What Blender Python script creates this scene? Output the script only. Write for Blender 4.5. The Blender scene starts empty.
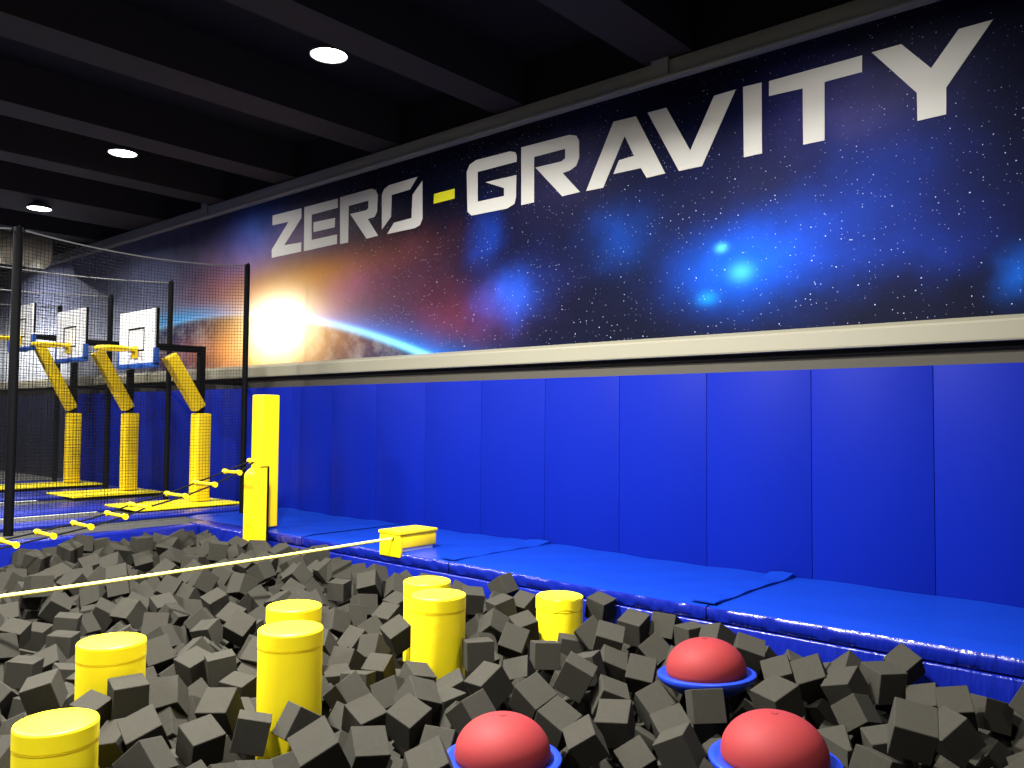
import bpy, bmesh, math, random
from mathutils import Vector, Matrix, Quaternion
from mathutils.geometry import tessellate_polygon

LETTERS = [('Z', [[[12.481, 4.981], [11.626, 4.968], [11.621, 4.807], [12.107, 4.413], [11.608, 4.396], [11.614, 4.24], [12.478, 4.241], [12.483, 4.385], [11.993, 4.797], [12.475, 4.809]]]), ('E', [[[11.543, 4.971], [10.643, 4.964], [10.639, 4.817], [11.337, 4.814], [11.324, 4.396], [10.647, 4.391], [10.643, 4.24], [11.531, 4.236]], [[11.279, 4.679], [10.705, 4.665], [10.711, 4.515], [11.274, 4.518]]]), ('R', [[[10.583, 4.973], [9.808, 4.972], [9.711, 4.933], [9.663, 4.851], [9.671, 4.599], [9.729, 4.528], [9.89, 4.52], [9.64, 4.23], [9.906, 4.22], [10.318, 4.663], [9.926, 4.661], [9.88, 4.684], [9.874, 4.803], [10.361, 4.799], [10.36, 4.224], [10.562, 4.227]]]), ('O', [[[9.563, 4.833], [9.511, 4.913], [9.401, 4.952], [8.78, 4.961], [8.936, 4.804], [9.34, 4.795], [9.35, 4.469], [9.551, 4.312]], [[8.676, 4.885], [8.661, 4.34], [8.717, 4.25], [8.828, 4.224], [9.429, 4.224], [9.278, 4.371], [8.894, 4.381], [8.879, 4.715]]]), ('-', [[[8.43, 4.651], [8.022, 4.653], [8.019, 4.517], [8.435, 4.513]]]), ('G', [[[7.791, 4.843], [7.735, 4.929], [7.615, 4.969], [7.007, 4.961], [6.921, 4.93], [6.895, 4.879], [6.897, 4.802], [7.585, 4.802], [7.579, 4.397], [7.108, 4.395], [7.109, 4.498], [7.439, 4.635], [6.899, 4.63], [6.901, 4.347], [6.927, 4.261], [7.06, 4.22], [7.693, 4.229], [7.768, 4.294]]]), ('R', [[[6.818, 4.971], [6.049, 4.963], [5.943, 4.929], [5.901, 4.859], [5.899, 4.651], [5.941, 4.561], [6.046, 4.52], [6.148, 4.511], [5.885, 4.231], [6.152, 4.225], [6.582, 4.665], [6.17, 4.659], [6.109, 4.687], [6.11, 4.805], [6.602, 4.804], [6.601, 4.225], [6.812, 4.225]]]), ('A', [[[5.792, 4.226], [5.403, 4.974], [5.095, 4.966], [4.712, 4.233], [4.951, 4.227], [5.029, 4.354], [5.401, 4.357], [5.325, 4.503], [5.12, 4.514], [5.248, 4.773], [5.546, 4.222]]]), ('V', [[[4.939, 4.969], [4.7, 4.969], [4.402, 4.424], [4.117, 4.955], [3.871, 4.959], [4.261, 4.225], [4.54, 4.226]]]), ('I', [[[3.788, 4.964], [3.586, 4.958], [3.585, 4.223], [3.782, 4.223]]]), ('T', [[[3.506, 4.95], [2.589, 4.952], [2.591, 4.795], [2.944, 4.792], [2.948, 4.219], [3.158, 4.221], [3.16, 4.786], [3.507, 4.797]]]), ('Y', [[[2.502, 4.956], [2.241, 4.957], [1.993, 4.664], [1.766, 4.951], [1.502, 4.952], [1.873, 4.458], [1.876, 4.218], [2.112, 4.215], [2.114, 4.471]]])]
BLOBS = [([3.704, 3.125], 0.631, 0.33, (0, 85, 235), 0.8, 1), ([3.891, 3.085], 0.425, 0.272, (0, 110, 255), 0.45, 0), ([3.814, 3.034], 0.11, 0.083, (70, 200, 255), 0.8, 0), ([4.038, 3.313], 0.057, 0.042, (90, 215, 255), 0.9, 0), ([4.2, 2.8], 0.094, 0.064, (20, 150, 255), 0.7, 0), ([2.908, 3.292], 0.768, 0.388, (8, 50, 160), 0.6, 1), ([2.443, 3.881], 0.488, 0.394, (12, 52, 160), 0.55, 1), ([3.194, 4.531], 0.555, 0.451, (60, 60, 140), 0.4, 1), ([2.571, 4.525], 0.455, 0.286, (90, 85, 145), 0.45, 1), ([5.318, 3.632], 0.358, 0.279, (4, 65, 165), 0.65, 1), ([2.108, 3.043], 0.499, 0.216, (10, 42, 135), 0.5, 1), ([1.352, 2.76], 0.13, 0.184, (10, 90, 200), 0.8, 1), ([6.199, 4.314], 0.701, 0.373, (50, 42, 100), 0.4, 1), ([5.749, 4.838], 0.588, 0.303, (55, 55, 115), 0.4, 1), ([7.037, 3.069], 0.379, 0.26, (0, 90, 230), 0.75, 1), ([7.436, 3.931], 0.217, 0.267, (0, 70, 195), 0.6, 1), ([1.847, 4.343], 0.481, 0.535, (16, 22, 80), 0.4, 1), ([4.293, 4.084], 0.718, 0.435, (8, 22, 90), 0.4, 1), ([1.779, 3.44], 0.472, 0.352, (8, 22, 90), 0.4, 1), ([8.057, 2.873], 0.877, 0.357, (105, 36, 34), 0.6, 1), ([9.253, 3.448], 1.006, 0.414, (85, 40, 55), 0.6, 1), ([6.507, 3.359], 0.565, 0.377, (20, 30, 90), 0.4, 1), ([10.439, 3.568], 0.657, 0.315, (130, 60, 120), 0.75, 1), ([11.53, 4.459], 1.019, 0.369, (135, 120, 150), 0.6, 1), ([9.839, 3.964], 1.193, 0.245, (120, 60, 40), 0.6, 1), ([10.964, 3.83], 0.801, 0.227, (190, 120, 30), 0.6, 0), ([13.143, 4.647], 0.723, 0.506, (30, 85, 180), 0.8, 1), ([13.919, 3.826], 1.196, 0.52, (130, 48, 36), 0.7, 1), ([14.161, 4.505], 0.862, 0.416, (80, 52, 90), 0.5, 1), ([18.461, 4.376], 4.113, 1.227, (78, 82, 112), 0.9, 1), ([21.821, 4.342], 3.855, 1.5, (95, 100, 120), 0.9, 1), ([24.798, 2.924], 5.852, 0.706, (235, 240, 250), 1.2, 1), ([15.706, 3.441], 1.84, 0.139, (70, 150, 205), 0.8, 0)]  # greyish far-left blobs paint the haze of nets and lamplight into the print
SUNS = [([12.237, 3.047], 0.783, 0.445, (255, 252, 225), 3.0), ([12.328, 3.053], 1.524, 0.791, (255, 195, 20), 1.2), ([13.294, 2.689], 2.341, 0.323, (240, 130, 45), 0.4), ([12.455, 3.2], 1.793, 0.831, (150, 60, 30), 0.3)]
LIMB = [14.661, -15.922, 19.326]
LADDER = [[5.946, 9.7, 0.922], [5.67, 9.737, 0.788], [5.324, 9.775, 0.656], [4.968, 9.812, 0.534], [4.533, 9.85, 0.428], [4.283, 9.888, 0.339], [3.921, 9.925, 0.252], [3.547, 9.962, 0.183], [3.194, 10.0, 0.121]]
BOX = {'x0': 6.17, 'y0': 7.042, 'z0': -0.06, 'z1': 0.226, 'x1': 6.75, 'y1': 7.42}
SLACK = [[6.17, 7.177, 0.145], [2.249, 7.177, 0.131]]
PILLARS = [[1.761, 4.707, -0.105], [2.347, 5.427, 0.072], [3.124, 4.61, 0.149], [3.687, 5.403, 0.079], [4.355, 4.527, 0.189], [4.98, 5.32, 0.097], [5.781, 4.491, -0.033]]
DOMES = [[5.168, 2.751, -0.208], [4.131, 1.816, -0.218], [3.501, 3.113, -0.373]]
SEAMS = [1.999, 3.079, 4.186, 5.278, 6.362, 7.43, 8.49, 9.556, 10.64, 11.722]
CUBE_LABELS = {19: 'charcoal foam cube just right of the lowest, nearest yellow pillar', 17: 'charcoal foam cube just behind the lowest, nearest yellow pillar', 16: 'upright charcoal foam cube with level top against the pillar behind the nearest one', 32: 'charcoal foam cube just right of the yellow pillar behind the nearest one', 78: 'charcoal foam cube just left of the yellow pillar behind the nearest one', 170: 'charcoal foam cube just behind the yellow pillar behind the nearest one', 15: 'charcoal foam cube tipped back at the foot of the big pillar', 34: 'charcoal foam cube with tilted bright top, beside the diamond-posed one', 18: 'charcoal foam cube just left of the big yellow pillar that hides another', 39: 'charcoal foam cube just behind the big yellow pillar that hides another', 117: 'charcoal foam cube in front of the tall orange-yellow pillar amid the pit', 53: 'charcoal foam cube just right of the tall orange-yellow pillar amid the pit', 86: 'charcoal foam cube just left of the tall orange-yellow pillar amid the pit', 91: 'charcoal foam cube just behind the tall orange-yellow pillar amid the pit', 64: 'charcoal foam cube in front of the wrinkled low yellow pillar by the blue ledge', 73: 'charcoal foam cube between the wrinkled pillar and the blue ledge', 115: 'charcoal foam cube just left of the wrinkled low yellow pillar by the blue ledge', 249: 'charcoal foam cube just behind the wrinkled low yellow pillar by the blue ledge', 22: 'charcoal foam cube in front of the red dome nearest the blue ledge', 92: 'charcoal foam cube just right of the red dome nearest the blue ledge', 38: 'charcoal foam cube just left of the red dome nearest the blue ledge', 37: 'charcoal foam cube just behind the red dome nearest the blue ledge', 65: 'charcoal foam cube just right of the red dome next nearest the ledge', 7: 'charcoal foam cube just left of the red dome next nearest the ledge', 24: 'charcoal foam cube just behind the red dome next nearest the ledge', 11: 'charcoal foam cube just right of the red dome farthest from the ledge', 35: 'charcoal foam cube just left of the red dome farthest from the ledge', 6: 'charcoal foam cube just behind the red dome farthest from the ledge', 132: 'charcoal foam cube in front of the yellow anchor box', 227: 'charcoal foam cube just left of the yellow anchor box', 3: 'charcoal foam cube with a wide lit top, near the big pillar and corner pillar', 5: 'diamond-posed charcoal foam cube between big yellow pillar and red dome', 14: 'upright charcoal foam cube with level lit top beside the blue ledge', 69: 'charcoal foam cube showing a black front and pale top, between the red domes'}
CAM = {'f': 828.0, 'r': [0.658584, -0.75246, 0.00838], 'u': [-0.037294, -0.021514, 0.999073], 'fw': [0.751582, 0.658286, 0.042231], 'H': 1.4991}
D = 7.9417
CUBES = '''4772 1333 -137 151 222 120 -955 212
5020 2182 -242 554 127 -133 -811 212
2606 3575 -218 547 293 -81 -779 212
2469 4512 -374 683 163 91 -705 196
5312 1271 -297 477 714 74 -505 202
3461 3846 -353 718 241 3 -651 200
3862 3467 -528 340 -64 -870 349 200
4216 2414 -360 259 720 -69 -639 194
3005 3684 -361 506 203 193 -814 198
2150 5970 -336 379 727 266 -505 200
4080 3188 -375 698 247 79 -665 204
4007 2912 -389 388 797 112 -447 184
4296 2899 -354 826 -142 522 152 200
3736 3572 -322 339 -586 281 -679 200
5797 1802 -220 465 46 44 -882 207
2759 4455 -379 269 560 381 -683 195
2316 5111 -210 623 38 27 -780 199
2118 5148 -261 818 172 20 -547 165
2767 4829 -342 858 222 -142 -439 201
2111 4425 -365 761 108 388 -506 197
4222 3495 -325 655 323 96 -675 204
5427 1846 -344 188 548 -266 -769 184
4715 2515 -269 169 -596 406 670 200
4184 3844 -301 612 136 -236 -741 208
4614 1758 -374 0 174 -952 -247 200
4613 3443 -258 0 -647 -323 690 212
5618 1975 -256 542 -149 -822 85 200
2229 4698 -309 505 -562 -609 235 200
5743 2726 -208 214 129 172 -952 206
5833 1191 -290 211 546 341 -734 187
2189 4933 -407 0 -345 702 622 200
1722 5217 -440 639 -370 182 -647 200
2644 5264 -342 817 39 -386 425 200
5670 2223 -247 242 341 -121 -899 199
3342 4125 -380 666 208 76 -711 195
3064 3217 -343 458 283 -88 -837 201
5914 3059 -203 339 117 -586 726 200
5459 3110 -301 586 669 -184 -417 200
4831 2955 -393 532 366 26 -762 192
3537 4934 -462 899 -364 59 231 200
5652 2680 -612 540 185 -307 760 200
5575 1313 -223 185 317 -40 -928 188
4204 2684 -504 474 346 -82 -805 183
3612 5724 -364 782 -351 261 -441 200
3068 6300 -338 526 278 -725 -344 200
5180 3277 -339 177 336 141 -913 197
2971 4271 -352 282 117 -659 686 200
4612 5269 -294 581 271 -106 -759 199
2285 6740 -387 928 10 60 -364 186
3694 4022 -321 864 -456 210 -14 200
3155 5874 -370 735 167 -37 -654 201
3872 5670 -522 407 722 123 -544 200
4588 2350 -529 368 550 -546 -511 200
4418 4174 -203 659 304 -596 341 200
3629 4666 -417 702 388 247 -542 200
5842 3762 -205 731 157 -63 -660 202
6028 1732 -144 468 335 -163 -800 173
3215 5609 -332 560 28 -54 -825 196
5305 5395 -196 208 -680 691 120 200
5100 4102 -337 312 576 295 -694 201
4868 2085 -541 261 -687 677 0 200
3901 6518 -328 776 386 22 -497 199
3488 3590 -460 100 338 -627 693 200
4073 3375 -616 181 624 155 743 200
5153 4472 -315 168 386 239 -874 204
4671 1493 -368 54 172 -95 978 200
2538 6190 -395 652 545 334 -405 200
5656 1145 -501 320 -162 317 -877 200
2728 6215 -328 183 -134 865 445 200
4695 3215 -375 360 51 217 -905 196
1952 5478 -527 97 -621 -256 -733 200
4455 2587 -371 427 271 -61 -859 201
3391 7487 -276 680 591 395 -174 200
6082 4267 -158 704 136 29 -695 191
4962 1523 -344 618 -719 -275 156 200
5418 3727 -231 256 146 163 -941 212
5615 2867 -418 375 742 -412 371 200
5197 3554 -339 312 126 253 -906 196
2111 5657 -511 161 241 671 681 200
5765 2191 -468 336 758 555 40 200
5961 3304 -224 557 5 -38 -828 192
4197 6190 -410 915 -162 288 226 200
3814 4423 -408 355 544 -31 -758 189
4655 6185 -365 269 -689 486 -464 200
2715 7182 -358 929 16 43 -365 190
3022 8603 -130 427 -517 572 470 200
4141 4949 -424 827 189 -110 -516 186
3097 8369 -302 917 235 251 -195 195
3175 5317 -425 842 85 18 -530 186
6046 3590 -213 763 -160 155 -606 200
5688 3475 -317 828 -384 118 389 200
4782 4987 -524 225 692 669 142 200
5632 2432 -277 243 272 -117 -923 193
4284 5877 -453 255 427 854 147 200
5351 4871 -300 328 169 -421 827 200
5739 5508 -226 425 81 95 -896 201
3212 5037 -545 901 -392 73 -164 200
4157 5368 -457 241 761 -575 -175 200
3728 6738 -381 840 84 -159 -511 187
5360 5442 -416 829 -495 -248 -66 200
5792 1534 -304 88 302 -128 -940 185
4696 4018 -391 269 331 -48 -902 193
4608 7662 -232 720 -257 99 -635 200
4869 1777 -401 831 -237 493 86 200
2571 7825 -360 897 209 41 -385 186
5520 6768 -224 339 362 -1 -867 203
4620 5587 -474 593 -617 -453 -245 200
2578 5142 -506 786 -439 -76 -426 200
4481 6355 -325 697 -436 -558 -102 200
3501 10057 -133 654 360 -651 128 200
3880 3955 -404 497 -524 -507 468 200
3535 9110 -248 180 -284 581 740 200
5387 7087 -296 134 708 174 -670 187
4292 7615 -339 671 230 -63 -701 191
2859 8131 -483 909 102 36 -400 183
5472 4634 -287 532 204 -11 -821 191
1916 5841 -530 224 591 128 763 200
4016 4392 -347 587 50 198 -782 186
2317 7393 -356 489 -136 203 836 200
4479 8215 -227 473 54 875 -76 200
2923 7651 -321 959 24 63 -273 188
5152 5597 -548 473 -50 -722 500 200
3955 10332 -104 728 -29 616 296 200
5629 4042 -263 573 -517 634 -5 200
3383 8038 -367 486 321 810 -49 200
3626 8812 -354 241 -343 -392 818 200
5631 5035 -219 165 -130 14 977 200
4603 7406 -333 761 334 262 -488 194
3764 8584 -252 461 248 -721 -452 200
5890 4984 -229 0 268 51 -961 194
5464 3147 -506 721 175 6 669 200
6084 5423 -136 648 346 324 -594 187
5647 6466 -227 473 -838 261 52 200
4324 6515 -331 639 541 521 155 200
5578 7353 -173 437 387 339 -736 210
3374 6945 -295 724 -362 -584 -51 200
5329 5632 -332 194 -19 815 -544 200
2537 6949 -442 332 343 -771 419 200
4136 4125 -395 415 185 -179 -872 192
5219 8292 -252 712 321 377 -496 199
1905 5148 -564 621 -331 -329 629 200
3474 5675 -521 357 323 358 799 200
5216 7596 -210 654 158 481 561 200
5596 4234 -416 213 324 631 670 200
5625 5984 -158 158 456 771 412 200
3305 6721 -360 450 647 28 -613 200
3002 8817 -241 627 769 52 -101 200
3722 7386 -345 819 83 314 -471 191
5073 5937 -350 741 216 -144 -617 198
5095 2303 -686 116 -938 145 -291 200
4608 5817 -464 297 -623 -668 273 200
4852 3521 -276 345 -645 468 494 200
3927 5188 -509 65 -520 850 41 200
4901 6245 -360 463 380 422 -679 200
2066 6534 -497 186 -367 106 -904 200
4401 8853 -220 204 -252 536 779 200
3313 4898 -738 663 25 -586 463 200
5184 6428 -334 750 -206 -624 51 200
4598 9841 -256 576 322 100 -743 197
2364 6143 -506 165 -753 620 -140 200
5572 2981 -729 251 861 -419 -135 200
5841 2756 -529 532 251 -804 -67 200
5102 9033 -76 227 -119 -704 661 200
3123 7831 -408 770 185 406 -455 185
4257 8446 -313 397 179 782 -445 200
3069 6860 -345 57 -836 222 497 200
4160 5752 -578 648 59 469 596 200
5390 6182 -323 729 174 -58 -658 186
3789 7686 -319 673 182 112 -707 195
5897 2057 -249 348 914 2 205 200
2293 5794 -806 616 -178 -755 -127 200
4297 9922 -108 963 220 135 62 200
3670 3644 -602 862 3 308 401 200
3055 9503 -245 300 -98 -746 -585 200
3472 4533 -561 374 817 -223 -374 200
2662 3912 -454 853 379 -275 -227 200
5295 2203 -615 900 -123 -362 -205 200
4850 10443 -129 0 -999 11 2 200
5011 10053 -134 293 -249 910 149 200
2685 6678 -449 551 150 464 -675 200
5255 8716 -242 0 -550 -789 -271 200
3837 7046 -360 340 422 -40 838 200
2405 3882 -425 426 575 -657 231 200
4353 8247 -383 228 -601 -745 169 200
4318 3320 -646 0 328 28 -943 200
4127 7014 -372 122 265 176 -939 200
3857 4843 -448 268 -82 -35 -958 200
5820 916 -156 312 539 -406 -667 200
2471 6416 -420 589 -467 -414 512 200
2690 8373 -339 853 -485 24 -187 200
5987 991 -395 397 -31 -894 201 200
4757 9432 -191 286 -780 299 -468 200
5539 1300 -598 0 -399 -521 -754 200
2853 6451 -337 710 -669 213 45 200
4917 5984 -457 499 -102 -345 -787 200
4690 7091 -341 598 -775 -124 -154 200
3291 6115 -358 717 264 383 517 200
4208 3720 -614 83 134 171 972 200
3850 8805 -188 255 -529 806 52 200
3792 3734 -443 177 285 270 901 200
4071 6006 -541 318 242 701 -589 200
4013 9316 -155 318 -337 -336 -818 200
4632 2973 -595 57 -839 472 262 200
5608 7608 -195 722 604 -312 122 200
3896 9590 -186 506 -343 -412 -674 200
5330 10216 -106 195 280 -808 -478 200
4255 10766 -102 551 -827 69 73 200
5724 8177 -156 384 -361 -687 -498 200
2989 5500 -497 0 287 334 -897 200
4413 7001 -439 481 473 4 736 200
5401 5070 -367 0 -29 -308 -950 200
4769 8368 -255 358 -807 -151 -441 200
5953 1163 -527 609 192 434 635 200
2885 6915 -453 566 10 -804 -178 200
3799 9161 -251 664 -372 -110 638 200
4994 6949 -370 296 -845 180 -406 200
4209 7884 -450 514 -774 332 -158 200
2636 4667 -573 540 43 -808 225 200
2216 6359 -572 550 307 692 -349 200
4574 6661 -292 391 -33 860 324 200
5668 8588 -145 313 550 -632 -445 200
3503 9412 -217 396 688 -390 -464 200
2228 5855 -620 682 551 301 373 200
5960 3110 -511 212 795 -472 -314 200
5432 8530 -221 493 -167 -600 -606 200
4039 8577 -370 102 765 -472 -425 200
5493 5753 -244 196 -198 955 -88 200
5898 7123 -244 553 -257 770 -182 200
5843 2944 -417 778 -154 348 -499 200
5065 7476 -348 317 -808 485 100 200
4422 3734 -429 295 -771 -531 -187 200
2796 5333 -503 463 -811 189 -300 200
5983 8248 -137 0 -962 266 -39 200
3018 8830 -451 622 147 -15 767 200
3023 7436 -506 0 28 -999 -14 200
4878 9184 -227 304 -79 4 -948 200
3614 10768 -203 537 -835 61 94 200
5360 2430 -742 631 -337 393 -577 200
5382 9141 -193 429 -397 807 -68 200
4623 3466 -576 124 668 -642 353 200
4692 4580 -521 227 -740 -91 624 200
3890 5884 -668 111 -482 717 489 200
4126 9087 -288 686 -455 -521 -220 200
5507 8089 -206 448 -507 325 -660 200
4807 3506 -505 582 -53 -800 128 200
5643 6309 -404 0 -42 -282 -958 200
4151 6781 -463 360 552 -412 627 200
5135 9310 -151 284 -924 6 250 200
5732 9021 -183 285 -230 -466 -804 200
6015 4829 -563 219 -228 39 -947 200
4552 8559 -280 167 339 718 -583 200
2892 6184 -522 0 55 -894 -442 200
5035 8796 -288 969 187 -154 -27 200
2174 3790 -347 156 -510 -306 788 200
5310 7522 -375 117 297 -204 -924 200
4269 2946 -686 0 -833 64 -548 200
5592 9450 -148 225 -84 819 -519 200
5446 5248 -533 724 -419 -308 452 200
5145 4822 -436 663 -138 308 667 200
4479 10794 -150 0 693 -717 62 200
3108 4049 -515 225 867 114 428 200
4450 2168 -576 476 457 -408 -629 200
5466 2326 -472 693 494 506 -133 200
6033 2748 -347 659 589 164 -436 200
6018 7609 -303 600 -229 -210 -736 200
3696 5864 -538 490 745 -282 352 200
5189 841 -408 321 97 -381 860 200
5834 925 -507 393 -47 -893 208 200
3593 7860 -320 497 379 779 -32 200
2990 5038 -497 64 -140 -981 -108 200
3124 6116 -495 516 -646 510 233 200
3665 7144 -494 363 212 -728 -540 200
4625 1933 -554 485 -579 -480 -444 200
3188 9775 -265 71 12 -928 362 200
4610 10363 -212 254 41 -949 -177 200
5089 3876 -550 351 489 -422 -676 200
5944 5877 -266 426 795 -223 366 200
3822 6096 -434 219 -225 118 -941 200
5558 889 -492 455 -823 -316 -118 200
4241 8845 -378 777 316 433 327 200
3754 9426 -284 508 -396 -349 -680 200
5312 4220 -495 285 876 -175 -343 200
5754 9252 -176 99 -38 -838 533 200
5628 8352 -254 734 -316 76 -595 200
5650 7245 -437 55 813 305 490 200
3635 4779 -643 0 240 866 -436 200
2248 4200 -494 631 163 -265 710 200
3177 7098 -398 434 -102 -497 743 200
5636 7832 -261 537 710 265 -366 200
5906 6676 -272 128 -607 -683 -382 200
4674 8748 -253 515 752 297 -279 200
3526 4169 -713 619 375 -675 139 200
3540 8619 -500 335 -549 -417 -641 200
3352 3699 -640 71 463 -48 -881 200
2163 6096 -603 921 -74 377 50 200
5101 4995 -572 160 641 743 -99 200
4383 2416 -581 134 142 863 -463 200
3722 10207 -255 320 843 75 -424 200
5633 2081 -665 558 413 229 681 200
5293 5971 -503 310 -660 681 46 200
5096 10409 -129 715 -665 67 198 200
3705 4027 -571 883 -438 -92 133 200
5271 7997 -451 752 573 -275 -168 200
5885 2428 -303 0 252 -938 -234 200
4404 3011 -518 978 46 199 22 200
5504 8608 -430 98 427 767 -467 200
3272 7420 -463 716 438 111 -530 200
3896 10765 -214 518 -854 -8 -13 200
5516 10043 -163 430 -808 -32 399 200
5148 4132 -644 861 141 477 90 200
3512 7019 -447 72 409 -886 204 200
4644 2134 -618 728 79 99 673 200
2942 4875 -719 623 584 -366 -367 200
3480 6289 -436 180 391 608 -666 200
5756 1759 -556 132 -981 133 3 200
6043 3137 -793 663 -281 -542 431 200
5684 3337 -507 926 161 258 218 200
4991 9533 -223 0 300 -897 -321 200
5041 7218 -399 198 731 -592 -272 200
5698 6857 -339 651 -718 45 239 200
2180 7268 -527 737 -353 -145 -556 200
5971 2319 -616 438 98 701 553 200
3953 7916 -376 270 32 -793 -544 200
3470 8931 -461 474 -275 -757 -354 200
3314 9347 -267 197 -963 -141 -111 200
4638 5313 -659 751 355 -253 493 200
3953 6953 -526 0 637 412 -650 200
2860 5922 -519 584 355 675 274 200
5332 9594 -135 810 206 527 143 200
2512 7451 -512 145 137 -676 708 200
3977 8815 -373 247 518 -657 487 200
2377 4638 -566 130 -495 -858 -17 200
5433 5530 -599 565 -558 58 604 200
4235 6522 -586 198 -737 383 -519 200
6049 3825 -343 268 922 -20 -275 200
4610 8213 -406 417 -863 197 200 200
5375 10501 -113 954 -88 -215 -182 200
5775 5211 -246 346 267 110 891 200
5811 5474 -445 500 484 446 -561 200
5228 5764 -741 807 -201 -388 -394 200
3496 5110 -623 345 838 405 -112 200
4844 10147 -331 748 -152 151 -627 200
3796 9921 -292 308 203 719 -588 200
4850 4347 -651 158 -662 -582 444 200
3206 8968 -296 248 711 -520 400 200
5442 7428 -556 0 -551 -677 485 200
5538 8242 -399 322 662 -674 -40 200
5101 9095 -272 619 -508 -405 439 200
4907 4597 -442 113 -573 285 -759 200
6013 1871 -336 672 -339 -620 -216 200
3365 6632 -529 154 793 -528 257 200
3211 10095 -279 470 -333 143 804 200
2427 5774 -459 763 622 26 166 200
2969 8567 -526 311 314 705 553 200
4980 3064 -672 0 1 -518 854 200
4766 6714 -384 870 -337 -182 -307 200
5358 7840 -268 0 -381 190 -904 200
5290 3457 -595 730 295 140 -598 200
6059 3958 -509 605 329 722 45 200
4412 6688 -466 483 -288 -771 297 200
3227 3504 -524 150 434 720 519 200
4688 6446 -372 423 -249 -461 737 200
3751 8536 -453 416 -76 231 875 200
2439 6160 -691 563 625 393 -370 200
3510 6032 -481 448 -614 640 -104 200
3274 8808 -396 804 86 291 -509 200
3320 8618 -533 890 389 -167 -167 200
4397 3531 -538 564 -438 -282 -639 200
5692 10438 -180 792 -387 406 236 200
5962 2076 -565 952 -163 -249 -60 200
3011 6436 -572 438 -780 442 45 200
5974 2223 -354 845 -298 -307 -318 200
5167 4677 -592 349 -831 274 -333 200
2391 4918 -567 733 -457 -158 -476 200
5924 7348 -350 743 627 161 -163 200
3992 8319 -437 162 395 284 -857 200
2449 8179 -291 268 267 916 128 200
5589 9116 -290 367 168 901 152 200
4307 10328 -244 154 392 -113 -899 200
4028 5658 -694 690 601 -55 397 200
3388 9171 -390 327 -528 -731 279 200
5826 6084 -247 0 -872 474 118 200
2846 9053 -413 371 460 768 -243 200
4785 7972 -472 57 -839 44 -537 200
4874 8151 -323 475 463 -340 -665 200
4657 2744 -733 657 -108 -720 189 200
4201 7058 -752 630 267 -564 460 200
2706 8838 -352 397 -273 -154 -861 200
4783 10760 -226 821 423 -337 178 200
3311 4037 -650 263 794 -134 -529 200
2888 9393 -353 250 207 198 924 200
5107 1517 -532 458 -509 -529 -499 200
3438 10429 -293 329 -525 -574 -533 200
5881 6522 -431 227 534 353 733 200
5565 7673 -476 101 375 677 -624 200
3588 8026 -452 313 -824 -467 -46 200
4787 8957 -268 928 47 297 -217 200
4282 4018 -584 134 -6 -984 105 200
4318 4892 -579 684 481 499 -224 200
3124 9293 -387 570 241 -767 -165 200
3709 8282 -418 121 698 -241 -661 200
2760 9183 -285 292 -766 539 188 200
4484 6052 -507 767 -482 -283 -311 200
3156 6458 -432 406 436 -797 -86 200
5320 6125 -698 548 -814 17 -186 200
5358 5733 -503 540 546 597 -228 200
2442 7182 -518 803 381 -355 -287 200
5685 3063 -592 682 527 475 170 200
5332 1529 -497 61 -724 -639 -249 200
4355 6312 -493 234 -240 -146 -930 200
4158 9366 -289 296 737 -514 -320 200
3950 3709 -628 779 -303 -399 375 200
2596 8180 -434 135 766 570 263 200
5054 10746 -176 71 -354 -773 -520 200
4216 10615 -286 703 685 -111 -149 200
6033 8905 -252 368 157 -709 -579 200
5336 3252 -706 64 -103 990 56 200
5059 10370 -331 0 -242 718 -651 200
4472 9339 -382 139 227 938 -220 200
3270 5191 -744 114 710 57 691 200
6102 1774 -585 679 113 -100 717 200
4303 9183 -381 53 -386 808 -439 200
1715 5873 -335 620 -358 697 -1 200
4451 5807 -588 72 402 29 911 200
3803 6794 -623 470 -490 31 732 200
5293 9012 -320 741 -217 364 519 200
3732 5024 -591 848 339 218 342 200
1937 6314 -646 352 353 837 -220 200
5376 8448 -608 225 -452 253 -824 200
4873 5688 -497 846 -79 -387 -356 200
5706 7572 -368 203 426 -134 870 200
3621 5719 -786 90 170 76 -977 200
4733 5588 -684 262 -261 925 -72 200
5895 7904 -251 852 519 18 41 200
6053 5639 -418 372 -690 -609 -107 200
2288 7128 -707 236 -616 649 378 200
2613 4901 -595 641 533 -156 528 200
5742 5771 -355 551 280 490 614 200
4730 7735 -496 541 -648 -492 -207 200
5020 7908 -522 81 -704 -696 -107 200
5162 9778 -256 947 -313 17 -54 200
5855 8759 -187 719 359 190 562 200
5620 1500 -500 294 -740 -599 75 200
5896 8531 -245 769 14 -633 -70 200
5687 6269 -630 236 793 515 -218 200
5532 3591 -501 65 -835 -78 539 200
2956 6666 -431 146 -302 -560 -756 200
5554 2362 -652 478 -219 -582 -618 200
2848 7751 -581 509 -757 -280 -295 200
4599 4968 -628 170 206 636 -723 200
4991 8584 -371 861 221 453 -47 200
5956 3595 -599 725 605 316 78 200
3787 4213 -743 466 418 408 663 200
3940 4528 -796 404 -908 42 97 200
4088 3277 -791 451 193 726 480 200
5618 3617 -680 566 229 -38 -790 200
4627 3998 -773 982 -145 -106 37 200
4244 7116 -557 114 -719 293 619 200
4911 2333 -773 441 -664 -560 220 200
3412 9684 -327 802 139 168 -554 200
5140 745 -217 429 630 628 -152 200
3436 7876 -623 0 -768 -547 -330 200
3492 8139 -598 224 746 -491 387 200
4821 10355 -326 542 -455 -556 -434 200
4530 9075 -297 0 404 -462 788 200
5985 9158 -227 91 -826 260 489 200
5373 5281 -725 225 97 -958 -138 200
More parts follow.
